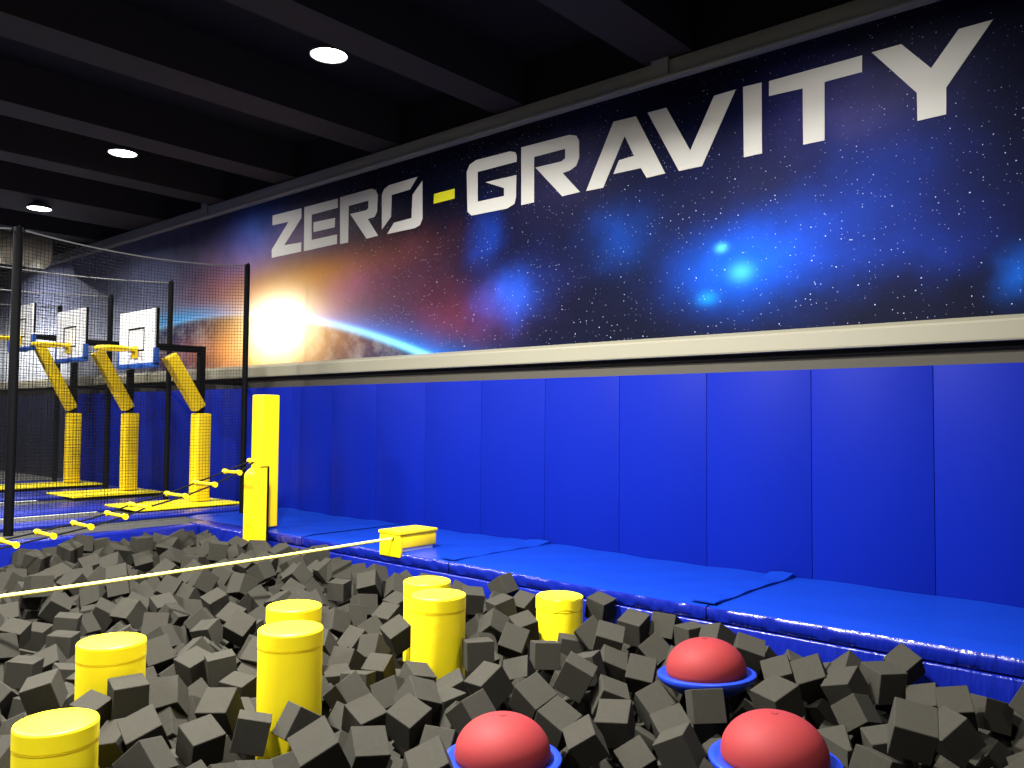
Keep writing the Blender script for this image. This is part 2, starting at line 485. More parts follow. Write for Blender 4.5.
4478 3787 -650 367 606 -667 225 200
2072 5210 -718 0 -245 487 -837 200
4081 7633 -558 407 330 565 -636 200
3637 7767 -571 984 -145 -62 -72 200
4226 6773 -655 409 -478 -578 518 200
5986 5836 -586 816 -234 -510 132 200
3486 10116 -324 523 408 701 -258 200
3607 6618 -546 690 403 476 -365 200
4509 7955 -420 578 -552 571 184 200
4038 10014 -295 59 -100 -114 -986 200
5563 4915 -603 809 85 -105 -570 200
3977 6689 -768 618 654 -423 99 200
5624 7403 -661 454 -87 559 687 200
5426 3966 -504 757 126 341 541 200
4829 8224 -507 425 -463 691 -355 200
5333 10153 -304 701 361 446 420 200
5072 3268 -794 357 -652 -542 390 200
3368 6111 -659 331 -292 -657 -609 200
3260 8141 -503 509 827 54 -226 200
4727 9321 -383 874 323 349 92 200
5086 4524 -760 151 149 -282 -935 200
4962 1308 -546 645 -505 568 70 200
5778 7059 -422 398 -693 -521 -297 200
4912 960 -445 445 -284 -826 -193 200
1687 5492 -494 950 -278 131 38 200
4005 10360 -310 207 -925 311 49 200
5495 5779 -679 974 195 -92 -46 200
2906 8255 -780 88 -60 -91 989 200
3520 7564 -590 694 631 151 -310 200
5409 8177 -542 260 909 -258 -195 200
3218 8936 -567 481 816 258 187 200
5411 4552 -660 225 736 -299 -563 200
4996 4274 -772 121 -355 101 920 200
5755 7600 -594 613 -657 -19 -436 200
5795 2455 -521 566 416 -710 28 200
5874 4109 -458 600 525 602 -26 200
5730 5241 -462 75 -511 29 854 200
5378 6520 -517 708 -86 629 -304 200
6067 239 -497 175 12 -753 -632 200
5984 7025 -480 475 -606 -237 591 200
5982 9143 -484 0 -938 -138 315 200
5717 9556 -470 875 322 -96 346 200
5987 9366 -383 630 171 215 -725 200
5588 9822 -497 284 661 670 -175 200
4448 10126 -478 0 63 -990 -121 200
4721 10130 -493 213 67 -974 5 200
5416 10072 -469 0 -143 832 535 200
4297 10494 -490 602 -45 -102 -790 200
5238 10480 -484 456 -381 791 -137 200
5509 10343 -486 322 609 719 81 200
4228 10742 -489 554 -588 428 -401 200
5512 10763 -486 709 -121 164 674 200
5684 354 -393 636 523 -565 -35 200
5375 718 -490 442 -809 281 263 200
5841 661 -449 147 -436 457 760 200
5703 5001 -436 273 -305 -759 -505 200
5566 5708 -428 86 -780 588 -194 200
5805 6047 -450 120 58 -990 -31 200
5972 6817 -430 178 822 -230 -487 200
2031 6986 -499 0 158 -617 -769 200
5258 7690 -477 773 451 268 -354 200
6068 7764 -420 276 -682 -573 -358 200
5499 7926 -429 297 -298 -79 903 200
4484 8405 -499 350 87 -755 -547 200
5761 8371 -441 662 -197 -459 557 200
6048 8308 -328 680 294 631 -229 200
2617 8630 -446 387 69 -756 -521 200
5790 8624 -464 113 418 101 -895 200
2459 8809 -480 69 620 -157 765 200
3792 9007 -453 625 570 214 -487 200
4377 9007 -492 421 -887 -169 -79 200
5041 8898 -472 556 -196 -606 -532 200
5304 8778 -428 694 415 585 -47 200
5517 8919 -385 917 -5 -325 -225 200
5891 8860 -431 769 -608 154 115 200
3059 9085 -462 172 8 -487 -855 200
3642 9231 -386 534 311 292 728 200
3983 9204 -444 170 -410 -140 884 200
4702 9066 -456 692 -666 158 224 200
4948 9102 -456 780 127 -609 58 200
5168 9220 -477 306 -701 -221 -604 200
5448 9290 -444 647 54 387 653 200
5824 9067 -382 570 745 295 -178 200
2847 9598 -468 592 -104 -276 -748 200
3237 9484 -478 265 854 -261 -362 200
3496 9455 -422 975 197 -88 -42 200
3974 9450 -416 912 158 -375 21 200
4267 9536 -449 267 -97 -637 -715 200
4544 9630 -500 139 629 617 -450 200
5102 9622 -447 95 -202 -904 -363 200
5433 9550 -415 695 271 -275 -605 200
5770 9368 -366 656 246 -219 678 200
3203 9915 -422 359 925 105 59 200
3671 9727 -451 714 640 11 -279 200
3956 9738 -402 154 184 -724 646 200
4195 9757 -415 0 703 709 39 200
4898 9895 -466 780 433 -234 384 200
5174 9911 -412 459 274 356 -765 200
5391 9788 -276 0 161 952 257 200
2911 10186 -460 814 -542 201 39 200
3195 10276 -442 256 -719 -638 93 200
3845 10210 -416 701 623 -283 196 200
5100 10160 -318 147 -563 14 -812 200
5625 10158 -320 209 350 815 409 200
3224 10484 -400 566 755 246 -217 200
3534 10684 -387 471 -825 -98 292 200
3874 10579 -344 792 475 317 211 200
4210 10264 -472 599 537 -582 110 200
4500 10404 -431 0 -715 -637 -283 200
5386 10407 -325 267 423 -281 818 200
5608 10549 -366 526 -45 607 592 200
4523 10740 -344 637 149 -729 198 200
4908 10604 -341 377 -65 118 -915 200
5204 10625 -302 160 665 595 -419 200
5488 235 -379 391 -341 -588 619 200
5878 388 -210 447 -65 891 -8 200
5267 384 -390 851 261 -453 6 200
5535 577 -326 376 -909 171 24 200
5944 750 -292 854 48 313 410 200
3122 2303 -439 564 188 526 -606 200
3729 2159 -472 227 210 836 452 200
2943 2552 -485 0 -871 482 -79 200
2370 3222 -392 594 -199 579 -519 200
2198 3598 -499 298 467 651 517 200
1847 4143 -458 131 -233 765 584 200
1585 4422 -464 423 640 534 353 200
1828 4371 -400 616 -782 61 54 200
1325 4517 -486 882 409 -184 -138 200
1447 4860 -474 122 -38 -886 -443 200
1482 5185 -472 552 -28 -560 -616 200
5986 5352 -382 455 -540 590 390 200
1991 6740 -476 341 -553 -721 237 200
1881 6936 -328 464 381 -733 316 200
2247 7540 -481 125 -428 -319 -835 200
2335 7769 -449 571 653 306 -390 200
5800 8106 -371 245 -739 -591 206 200
2383 8485 -487 795 30 -428 426 200
4370 8607 -409 66 375 -781 493 200
4717 8489 -474 405 788 -363 286 200
4988 8395 -458 573 -17 -786 -227 200
4561 8832 -403 786 -466 165 370 200
4826 8757 -426 391 -139 -470 -778 200
5701 8827 -300 361 -178 574 712 200
2572 9040 -392 596 407 -676 142 200
5075 9415 -366 183 -447 -814 -318 200
5314 9391 -254 321 287 716 -547 200
2791 9818 -368 523 -832 -18 -179 200
4146 9717 -219 690 720 -56 -5 200
4921 9715 -372 476 -112 835 -248 200
5678 9692 -270 212 -113 883 401 200
2980 10002 -297 0 311 -805 -504 200
3590 9956 -385 643 -586 34 491 200
4278 9999 -296 0 172 -838 516 200
3024 10330 -326 458 -192 553 668 200
3706 10468 -303 903 -188 -84 -374 200
3132 10746 -427 353 -141 -732 -564 200
5451 10769 -233 332 497 463 -653 200
5136 233 -306 320 -43 -635 -700 200
4614 552 -454 243 -462 -798 -297 200
4861 358 -337 55 637 -593 487 200
5255 588 -319 129 -786 -272 538 200
5672 749 -260 513 387 744 176 200
4532 931 -475 573 509 637 -74 200
3612 2047 -349 169 -753 -424 -472 200
2827 2586 -301 646 -657 213 -323 200
2505 3001 -420 637 -648 -406 86 200
1967 3612 -350 668 -216 681 205 200
1959 3909 -439 784 168 -497 -331 200
1566 4191 -375 199 -224 618 725 200
1290 5069 -337 74 477 -860 158 200
1479 5736 -347 486 -641 -392 444 200
1973 7211 -409 413 45 -830 -369 200
2062 7602 -325 718 159 674 -59 200
2951 9734 -232 95 -970 53 -213 200
2948 10355 -70 609 535 375 448 200
3064 10554 -248 83 -922 -42 373 200
5400 369 -184 590 -460 185 636 200
5614 388 -163 784 -48 616 40 200
4976 720 -420 271 875 45 -396 200
6032 8609 -447 195 -623 48 755 200'''

random.seed(4)
SC = bpy.context.scene
C = SC.collection
PI = math.pi

# ---------------------------------------------------------------- helpers
def lin(c):
    r = []
    for v in c:
        v = v / 255.0
        r.append(v / 12.92 if v <= .04045 else ((v + .055) / 1.055) ** 2.4)
    return (r[0], r[1], r[2], 1.0)

def mat(name, col, rough=.5, spec=.5, metal=0., bump=0., bscale=30., stretch=(1, 1, 1), var=0., vscale=4., emit=None, es=0.):
    m = bpy.data.materials.new(name)
    m.use_nodes = True
    nt = m.node_tree
    b = nt.nodes['Principled BSDF']
    b.inputs['Base Color'].default_value = (*col[:3], 1)
    b.inputs['Roughness'].default_value = rough
    b.inputs['Specular IOR Level'].default_value = spec
    b.inputs['Metallic'].default_value = metal
    tc = nt.nodes.new('ShaderNodeTexCoord')
    if var:
        n = nt.nodes.new('ShaderNodeTexNoise'); n.inputs['Scale'].default_value = vscale; n.inputs['Detail'].default_value = 5
        nt.links.new(tc.outputs['Object'], n.inputs['Vector'])
        r = nt.nodes.new('ShaderNodeMapRange'); r.inputs[3].default_value = 1 - var; r.inputs[4].default_value = 1 + var
        nt.links.new(n.outputs['Fac'], r.inputs[0])
        mx = nt.nodes.new('ShaderNodeMix'); mx.data_type = 'RGBA'; mx.blend_type = 'MULTIPLY'; mx.inputs[0].default_value = 1
        mx.inputs[6].default_value = (*col[:3], 1)
        nt.links.new(r.outputs[0], mx.inputs[7]); nt.links.new(mx.outputs[2], b.inputs['Base Color'])
    if bump:
        mp = nt.nodes.new('ShaderNodeMapping'); mp.inputs['Scale'].default_value = stretch
        nt.links.new(tc.outputs['Object'], mp.inputs['Vector'])
        n = nt.nodes.new('ShaderNodeTexNoise'); n.inputs['Scale'].default_value = bscale; n.inputs['Detail'].default_value = 4
        nt.links.new(mp.outputs[0], n.inputs['Vector'])
        bp = nt.nodes.new('ShaderNodeBump'); bp.inputs['Strength'].default_value = bump; bp.inputs['Distance'].default_value = .02
        nt.links.new(n.outputs['Fac'], bp.inputs['Height']); nt.links.new(bp.outputs[0], b.inputs['Normal'])
    if emit:
        b.inputs['Emission Color'].default_value = (*emit[:3], 1); b.inputs['Emission Strength'].default_value = es
    return m

M = {}
M['foam'] = mat('charcoal_foam', (.029, .0272, .0215), .95, .12, var=.16, vscale=9, bump=.25, bscale=160)
M['yellow'] = mat('yellow_vinyl', (.97, .79, .012), .42, .3, bump=.12, bscale=7)
M['yellowpad'] = mat('yellow_pad_vinyl', (.84, .58, .004), .38, .35, bump=.12, bscale=8, stretch=(1, 1, .5))
M['yellowcloth'] = mat('yellow_webbing', (.92, .82, .18), .6, .3)
M['red'] = mat('red_rubber', (.185, .0205, .022), .62, .12, var=.06, vscale=6)
M['plug'] = mat('dark_red_plug', (.16, .012, .015), .6, .3)
M['bosu'] = mat('blue_plastic', (.010, .034, .40), .28, .5)
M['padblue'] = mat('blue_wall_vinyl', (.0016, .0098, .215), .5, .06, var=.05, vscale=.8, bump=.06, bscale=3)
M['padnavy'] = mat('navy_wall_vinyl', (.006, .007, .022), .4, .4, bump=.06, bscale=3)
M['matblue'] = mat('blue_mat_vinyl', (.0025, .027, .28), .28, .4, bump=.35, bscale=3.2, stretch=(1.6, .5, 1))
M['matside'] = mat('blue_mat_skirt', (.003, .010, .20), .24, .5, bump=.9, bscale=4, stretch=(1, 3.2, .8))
M['laneblue'] = mat('blue_lane_pad', (.004, .016, .28), .35, .45, bump=.15, bscale=4)
M['black'] = mat('black_steel', (.0022, .0022, .003), .6, .08)
M['net'] = mat('black_net_cord', (.004, .004, .005), .8, .1)
M['rope'] = mat('pale_rope', (.18, .18, .18), .8, .2)
M['darkrope'] = mat('dark_rope', (.006, .006, .007), .8, .1)
M['white'] = mat('white_board', (.85, .86, .85), .4, .4)
M['boardblue'] = mat('blue_board_padding', (.012, .07, .32), .4, .4)
M['grey'] = mat('grey_wall_paint', (.075, .069, .056), .8, .2, var=.05)
M['rail'] = mat('grey_rail_paint', (.20, .20, .192), .45, .5)
M['sill'] = mat('beige_painted_sill', (.215, .203, .150), .5, .4)
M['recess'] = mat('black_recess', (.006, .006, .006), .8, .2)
M['ceil'] = mat('black_ceiling', (.004, .004, .0065), .85, .2, var=.2, vscale=.5)
M['beam'] = mat('dark_brown_beam', (.022, .019, .020), .75, .2, var=.1, vscale=1)
M['hall'] = mat('dim_hall_paint', (.07, .07, .075), .8, .2)
M['carpet'] = mat('grey_carpet', (.06, .06, .058), .95, .1, bump=.3, bscale=180)
M['bed'] = mat('grey_trampoline_weave', (.05, .05, .053), .5, .4, bump=.3, bscale=120)
M['line'] = mat('white_line', (.8, .8, .72), .6, .3)
M['pitfloor'] = mat('dark_pit_floor', (.008, .008, .0075), .95, .1)
M['duct'] = mat('galvanised_duct', (.62, .55, .34), .3, .5, metal=.25, bump=.1, bscale=12)
M['letter'] = mat('pale_grey_print', (.64, .625, .58), .5, .3)
M['hyphen'] = mat('yellow_print', (.75, .72, .02), .5, .3)
M['lamp'] = mat('lamp_diffuser', (.9, .9, .9), .4, .3, emit=(1, 1, .97), es=14)
M['lampbody'] = mat('lamp_housing', (.06, .06, .065), .5, .4)
M['screw'] = mat('pale_plastic', (.75, .72, .55), .5, .4)
M['lav'] = mat('pale_underlay', (.62, .58, .72), .5, .3)

def new_obj(name, bm, m, parent=None, smooth=False, loc=None):
    me = bpy.data.meshes.new(name)
    bmesh.ops.recalc_face_normals(bm, faces=bm.faces[:])
    if smooth:
        for fc in bm.faces: fc.smooth = True
    bm.to_mesh(me); bm.free()
    me.materials.append(m)
    o = bpy.data.objects.new(name, me)
    C.objects.link(o)
    if smooth and smooth != 'all':
        try: me.set_sharp_from_angle(angle=math.radians(40))
        except Exception: pass
    if loc is not None: o.location = loc
    if parent is not None: o.parent = parent
    return o

def tag(o, label, cat, group=None, kind=None):
    o['label'] = label; o['category'] = cat
    if group: o['group'] = group
    if kind: o['kind'] = kind
    return o

def thing(name, loc, label, cat, group=None, rz=0.):
    o = bpy.data.objects.new(name, None); C.objects.link(o)
    o.empty_display_size = .1
    o.location = loc; o.rotation_euler = (0, 0, rz)
    return tag(o, label, cat, group)

def struct(name, bm, m, smooth=False):
    o = new_obj(name, bm, m, smooth=smooth); o['kind'] = 'structure'; return o

def box(bm, x0, x1, y0, y1, z0, z1, bev=0., seg=2, M4=None):
    vs = [bm.verts.new((x, y, z)) for x in (x0, x1) for y in (y0, y1) for z in (z0, z1)]
    fs = [bm.faces.new([vs[i] for i in q]) for q in ((0, 1, 3, 2), (4, 6, 7, 5), (0, 4, 5, 1), (2, 3, 7, 6), (0, 2, 6, 4), (1, 5, 7, 3))]
    bmesh.ops.recalc_face_normals(bm, faces=fs)
    if M4 is not None: bmesh.ops.transform(bm, matrix=M4, verts=vs)
    if bev:
        es = list({e for fc in fs for e in fc.edges})
        bmesh.ops.bevel(bm, geom=es, offset=bev, segments=seg, profile=.5, affect='EDGES')
    return bm

def B(*a, **k): return box(bmesh.new(), *a, **k)

def tube(bm, pts, r, n=8, cap=True):
    pts = [Vector(p) for p in pts]
    rings = []
    up = Vector((0, 0, 1))
    for i, p in enumerate(pts):
        d = (pts[min(i + 1, len(pts) - 1)] - pts[max(i - 1, 0)]).normalized()
        a = d.cross(up if abs(d.dot(up)) < .95 else Vector((1, 0, 0))).normalized()
        b = d.cross(a).normalized()
        rr = r[i] if isinstance(r, (list, tuple)) else r
        rings.append([bm.verts.new(p + rr * (math.cos(2 * PI * k / n) * a + math.sin(2 * PI * k / n) * b)) for k in range(n)])
    for i in range(len(rings) - 1):
        for k in range(n):
            bm.faces.new((rings[i][k], rings[i][(k + 1) % n], rings[i + 1][(k + 1) % n], rings[i + 1][k]))
    if cap:
        bm.faces.new(rings[0][::-1]); bm.faces.new(rings[-1])
    return bm

def lathe(bm, prof, n=48, c=(0, 0, 0)):
    rings = []
    for r, z in prof:
        if r < 1e-6: rings.append([bm.verts.new((c[0], c[1], c[2] + z))])
        else: rings.append([bm.verts.new((c[0] + r * math.cos(2 * PI * k / n), c[1] + r * math.sin(2 * PI * k / n), c[2] + z)) for k in range(n)])
    for a, b in zip(rings, rings[1:]):
        for k in range(n):
            q = [a[k % len(a)], a[(k + 1) % len(a)], b[(k + 1) % len(b)], b[k % len(b)]]
            q = [v for i, v in enumerate(q) if v not in q[:i]]
            if len(q) >= 3: bm.faces.new(q)
    return bm

def prism(bm, poly, z0, z1):
    lo = [bm.verts.new((x, y, z0)) for x, y in poly]; hi = [bm.verts.new((x, y, z1)) for x, y in poly]
    n = len(poly)
    for i in range(n): bm.faces.new((lo[i], lo[(i + 1) % n], hi[(i + 1) % n], hi[i]))
    for tri in tessellate_polygon([[Vector((x, y, 0)) for x, y in poly]]):
        bm.faces.new([hi[i] for i in tri]); bm.faces.new([lo[i] for i in reversed(tri)])
    return bm

# ---------------------------------------------------------------- the room
XL, XR, YN, YF, ZC = -9.0, D, -6.0, 28.0, 6.05
LEDGE = 6.22
struct('floor', B(XL, XR + .3, YN, YF, -1.2, -1.0), M['pitfloor'])
struct('wall_right', B(XR, XR + .3, YN, YF, -1.0, ZC), M['grey'])
struct('wall_upper', B(XR - .02, XR, YN, YF, 5.47, ZC), M['ceil'])
struct('wall_back', B(XL, XR + .3, YF, YF + .3, -1.0, ZC), M['hall'])
struct('wall_left', B(XL - .3, XL, YN, YF, -1.0, ZC), M['hall'])
struct('wall_front', B(XL, XR + .3, YN - .3, YN, -1.0, ZC), M['hall'])
struct('ceiling', B(XL - .3, XR + .3, YN - .3, YF + .3, ZC, ZC + .2), M['ceil'])
for y0, y1 in ((4.35, 4.95), (6.75, 7.25), (9.15, 9.75), (11.75, 12.33), (14.0, 14.55), (16.4, 17.9), (19.5, 20.0), (22.0, 22.5), (24.5, 25.0), (1.6, 2.2), (-.5, .1)):
    struct('ceiling_beam', B(XL, XR, y0, y1, 5.5, ZC), M['beam'])
# floor of the lanes beyond the pit and of the platform on the near side
struct('floor_lanes', B(XL, XR, 10.95, YF, -1.0, -.02), M['carpet'])
struct('floor_platform', prism(bmesh.new(), [(XL, YN), (LEDGE, YN), (LEDGE, -.5), (3.9, -.5), (.2, 3.9), (2.2, 10.95), (XL, 10.95)], -1.0, -.02), M['carpet'])
# rail above the mural, its brackets, the sill under it, the black recess
bm = bmesh.new()
box(bm, XR - .07, XR, YN, 24.0, 5.30, 5.478, .006); box(bm, XR - .12, XR, YN, 24.0, 5.254, 5.30, .012)
struct('trim_1', bm, M['rail'], smooth=True)
for k, y in enumerate((4.74, 14.68)):
    tag(new_obj('rail_bracket', B(XR - .10, XR - .065, y - .11, y + .11, 5.262, 5.62, .006), M['rail']),
        ('grey metal plate over the rail above the letters A and V', 'grey metal plate over the rail beyond the letter Z, seen small')[k], 'bracket', 'plates on the rail above the mural')
bm = bmesh.new()
prof = [(0, 2.185), (.13, 2.185), (.135, 2.20), (.135, 2.345), (.12, 2.365), (.02, 2.407), (0, 2.407)]
a = [bm.verts.new((XR - p, YN, z)) for p, z in prof]; b = [bm.verts.new((XR - p, YF, z)) for p, z in prof]
for i in range(len(prof) - 1): bm.faces.new((a[i], b[i], b[i + 1], a[i + 1]))
bm.faces.new(a[::-1]); bm.faces.new(b)
struct('trim_2', bm, M['sill'])
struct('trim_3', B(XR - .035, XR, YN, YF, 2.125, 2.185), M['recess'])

# ---------------------------------------------------------------- the mural
def mural_material():
    m = bpy.data.materials.new('printed_space_mural'); m.use_nodes = True
    nt = m.node_tree; N = nt.nodes; Lk = nt.links
    bs = N['Principled BSDF']; bs.inputs['Roughness'].default_value = .5; bs.inputs['Specular IOR Level'].default_value = .06
    tc = N.new('ShaderNodeTexCoord')
    sep = N.new('ShaderNodeSeparateXYZ'); Lk.new(tc.outputs['Object'], sep.inputs[0])
    def mth(op, a, b=None, c=None, clamp=False):
        n = N.new('ShaderNodeMath'); n.operation = op; n.use_clamp = clamp
        for i, v in enumerate((a, b, c)):
            if v is None: continue
            if isinstance(v, (int, float)): n.inputs[i].default_value = v
            else: Lk.new(v, n.inputs[i])
        return n.outputs[0]
    Y, Zc = sep.outputs['Y'], sep.outputs['Z']
    flat = N.new('ShaderNodeCombineXYZ'); Lk.new(Y, flat.inputs[0]); Lk.new(Zc, flat.inputs[1])
    def noise(scale, detail=4, off=0., rough=.55):
        mp = N.new('ShaderNodeMapping'); mp.inputs['Location'].default_value = (off, off * .7, off); Lk.new(flat.outputs[0], mp.inputs[0])
        n = N.new('ShaderNodeTexNoise'); n.inputs['Scale'].default_value = scale; n.inputs['Detail'].default_value = detail; n.inputs['Roughness'].default_value = rough
        Lk.new(mp.outputs[0], n.inputs['Vector']); return n.outputs['Fac']
    n1, n2, n3 = noise(1.6, 5), noise(1.6, 5, 17.3), noise(2.6, 6, 5.1, .62)
    Yw = mth('ADD', Y, mth('MULTIPLY', mth('SUBTRACT', n1, .5), .55))
    Zw = mth('ADD', Zc, mth('MULTIPLY', mth('SUBTRACT', n2, .5), .45))
    def gauss(y, z, p, sy, sz):
        dy = mth('DIVIDE', mth('SUBTRACT', y, p[0]), sy); dz = mth('DIVIDE', mth('SUBTRACT', z, p[1]), sz)
        d2 = mth('ADD', mth('MULTIPLY', dy, dy), mth('MULTIPLY', dz, dz))
        return mth('EXPONENT', mth('MULTIPLY', d2, -1.0))
    def mix(fac, a, bcol, blend='MIX'):
        n = N.new('ShaderNodeMix'); n.data_type = 'RGBA'; n.blend_type = blend; n.clamp_result = False; n.clamp_factor = False
        if isinstance(fac, (int, float)): n.inputs[0].default_value = fac
        else: Lk.new(fac, n.inputs[0])
        for s, v in ((6, a), (7, bcol)):
            if isinstance(v, tuple): n.inputs[s].default_value = v
            else: Lk.new(v, n.inputs[s])
        return n.outputs[2]
    col = mix(n3, lin((5, 7, 22)), lin((11, 14, 44)))
    mod = mth('ADD', .55, mth('MULTIPLY', n3, .9))
    for p, sy, sz, c, amp, w in BLOBS:
        g = gauss(Yw if w else Y, Zw if w else Zc, p, sy * 1.15, sz * 1.15)
        g = mth('MULTIPLY', g, amp)
        if w: g = mth('MULTIPLY', g, mod)
        col = mix(g, col, lin(c), 'ADD') if w else mix(mth('MINIMUM', g, 1.0), col, lin(c))
    # stars
    for scale, lo, hi, off in ((5.5, 0, .030, 0.), (11.0, 0, .048, 3.3), (20., 0, .075, 8.1)):
        mp = N.new('ShaderNodeMapping'); mp.inputs['Location'].default_value = (off, off, 0); Lk.new(flat.outputs[0], mp.inputs[0])
        v = N.new('ShaderNodeTexVoronoi'); v.voronoi_dimensions = '2D'; v.feature = 'F1'; v.inputs['Scale'].default_value = scale
        Lk.new(mp.outputs[0], v.inputs['Vector'])
        sc_ = N.new('ShaderNodeSeparateColor'); Lk.new(v.outputs['Color'], sc_.inputs[0])
        rad = mth('MULTIPLY', mth('POWER', sc_.outputs[0], 2.0), hi * 1.6)
        s = mth('MULTIPLY', mth('SUBTRACT', rad, v.outputs['Distance']), 26., clamp=True)
        dens = mth('MULTIPLY', mth('SUBTRACT', noise(.9, 3, off + 2.), .34), 4.2, clamp=True)
        keep = mth('GREATER_THAN', sc_.outputs[1], .45)
        fade = mth('SUBTRACT', 1.0, mth('MULTIPLY', mth('SUBTRACT', Y, 10.5), .6, clamp=True))
        s = mth('MULTIPLY', mth('MULTIPLY', s, keep), mth('MULTIPLY', dens, fade))
        s = mth('MULTIPLY', s, mth('ADD', .4, mth('MULTIPLY', sc_.outputs[2], 1.7)))
        col = mix(s, col, lin((190, 205, 235)), 'ADD')
    # planet under a bright limb
    dy = mth('SUBTRACT', Y, LIMB[0]); dz = mth('SUBTRACT', Zc, LIMB[1])
    dd = mth('SUBTRACT', mth('SQRT', mth('ADD', mth('MULTIPLY', dy, dy), mth('MULTIPLY', dz, dz))), LIMB[2])
    inside = mth('MULTIPLY', dd, -14.0, clamp=True)
    cl = noise(2.2, 8, 31., .7)
    land = mix(mth('MULTIPLY', mth('SUBTRACT', cl, .45), 5., clamp=True), lin((28, 42, 84)), lin((120, 122, 132)))
    near_sun = mth('MULTIPLY', gauss(Y, Zc, (13.4, 2.6), 1.3, .5), .6)
    land = mix(near_sun, land, lin((190, 130, 80)))
    edge_fade = mth('MULTIPLY', mth('SUBTRACT', 18.6, Y), .8, clamp=True)
    lim_fade = mth('ADD', .28, mth('MULTIPLY', mth('SUBTRACT', 13.2, Y), .7, clamp=True))
    col = mix(mth('MULTIPLY', inside, edge_fade), col, land)
    lim = mth('EXPONENT', mth('MULTIPLY', mth('POWER', mth('ABSOLUTE', mth('DIVIDE', mth('ADD', dd, .03), .055)), 2.), -1.))
    halo = mth('MULTIPLY', mth('EXPONENT', mth('DIVIDE', mth('ABSOLUTE', dd), -.17)), mth('GREATER_THAN', dd, -.03))
    col = mix(mth('MULTIPLY', mth('MULTIPLY', mth('MULTIPLY', halo, edge_fade), lim_fade), 1.2), col, lin((0, 95, 190)), 'ADD')
    col = mix(mth('MULTIPLY', mth('MULTIPLY', mth('MULTIPLY', lim, edge_fade), lim_fade), .9), col, lin((120, 205, 250)), 'ADD')
    for p, sy, sz, c, amp in SUNS:
        col = mix(mth('MULTIPLY', gauss(Y, Zc, p, sy, sz), amp), col, lin(c), 'ADD')
    # a print cannot reflect more than it receives
    sp = N.new('ShaderNodeSeparateColor'); Lk.new(col, sp.inputs[0]); cb = N.new('ShaderNodeCombineColor')
    for i in range(3): Lk.new(mth('MINIMUM', mth('MULTIPLY', sp.outputs[i], .72), .92), cb.inputs[i])
    Lk.new(cb.outputs[0], bs.inputs['Base Color'])
    return m

mural = thing('wall_mural', (XR, 0, 0), 'long printed outer-space mural with big lettering on the wall above the sill', 'mural')
new_obj('printed_panel', B(-.012, 0, YN + .5, YF, 2.40, 5.262), mural_material(), mural)
def flat_letters(name, polys, m, lab=None):
    bm = bmesh.new()
    for poly in polys:
        fr = [bm.verts.new((-.016, y, z)) for y, z in poly]; bk = [bm.verts.new((-.0115, y, z)) for y, z in poly]
        n = len(poly)
        for i in range(n): bm.faces.new((fr[i], fr[(i + 1) % n], bk[(i + 1) % n], bk[i]))
        for t in tessellate_polygon([[Vector((0, y, z)) for y, z in poly]]): bm.faces.new([fr[i] for i in t])
    o = new_obj(name, bm, m, mural)
    if lab: o['label'] = lab
    return o
for n, ps in LETTERS:
    if n != '-': flat_letters('letter', ps, M['letter'], 'pale grey letter ' + n)
hy = flat_letters('hyphen_mark', [q for n, ps in LETTERS if n == '-' for q in ps], M['hyphen']); hy['label'] = 'small yellow bar between the two words'

# ---------------------------------------------------------------- padded wall
LET_RANGE = [(n, min(p[0] for q in ps for p in q), max(p[0] for q in ps for p in q)) for n, ps in LETTERS]
edges = [-3.3, -2.2, -1.1, 0.0, .93] + SEAMS
while edges[-1] < 26.8: edges.append(edges[-1] + 1.08)
names_near = {0.93: None}
for i in range(len(edges) - 1):
    y0, y1 = edges[i], edges[i + 1]
    if y1 < .5: continue
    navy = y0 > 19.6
    yc = (y0 + y1) / 2
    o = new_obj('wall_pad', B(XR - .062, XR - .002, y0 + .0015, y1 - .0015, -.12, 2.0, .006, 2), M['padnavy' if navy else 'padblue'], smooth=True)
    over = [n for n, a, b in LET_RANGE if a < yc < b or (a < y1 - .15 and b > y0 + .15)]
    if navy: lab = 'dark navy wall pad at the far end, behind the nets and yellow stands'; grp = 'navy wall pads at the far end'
    elif yc > 12.4: lab = 'blue wall pad behind the black net and the yellow stands'; grp = 'blue wall pads behind the nets'
    else:
        k = i - 4; grp = 'blue wall pads beside the foam pit'
        words_ = ['the one cut by the photo edge, beyond the letter Y', 'under the letter Y', 'under the letter T', 'under the letters V and I', 'under the letters A and V', 'under the second R and the A', 'under the letter G',
                  'under the yellow hyphen', 'under the letter O', 'under the first letters R and E', 'under the letters E and Z', 'under the letter Z, beside the tall yellow pad']
        lab = 'tall blue vinyl wall pad, ' + ('%s' % words_[min(k, len(words_) - 1)])
        if k > 11: lab = 'tall blue vinyl wall pad next to the net pole, past the letter Z'
    tag(o, lab, 'wall pad', grp)

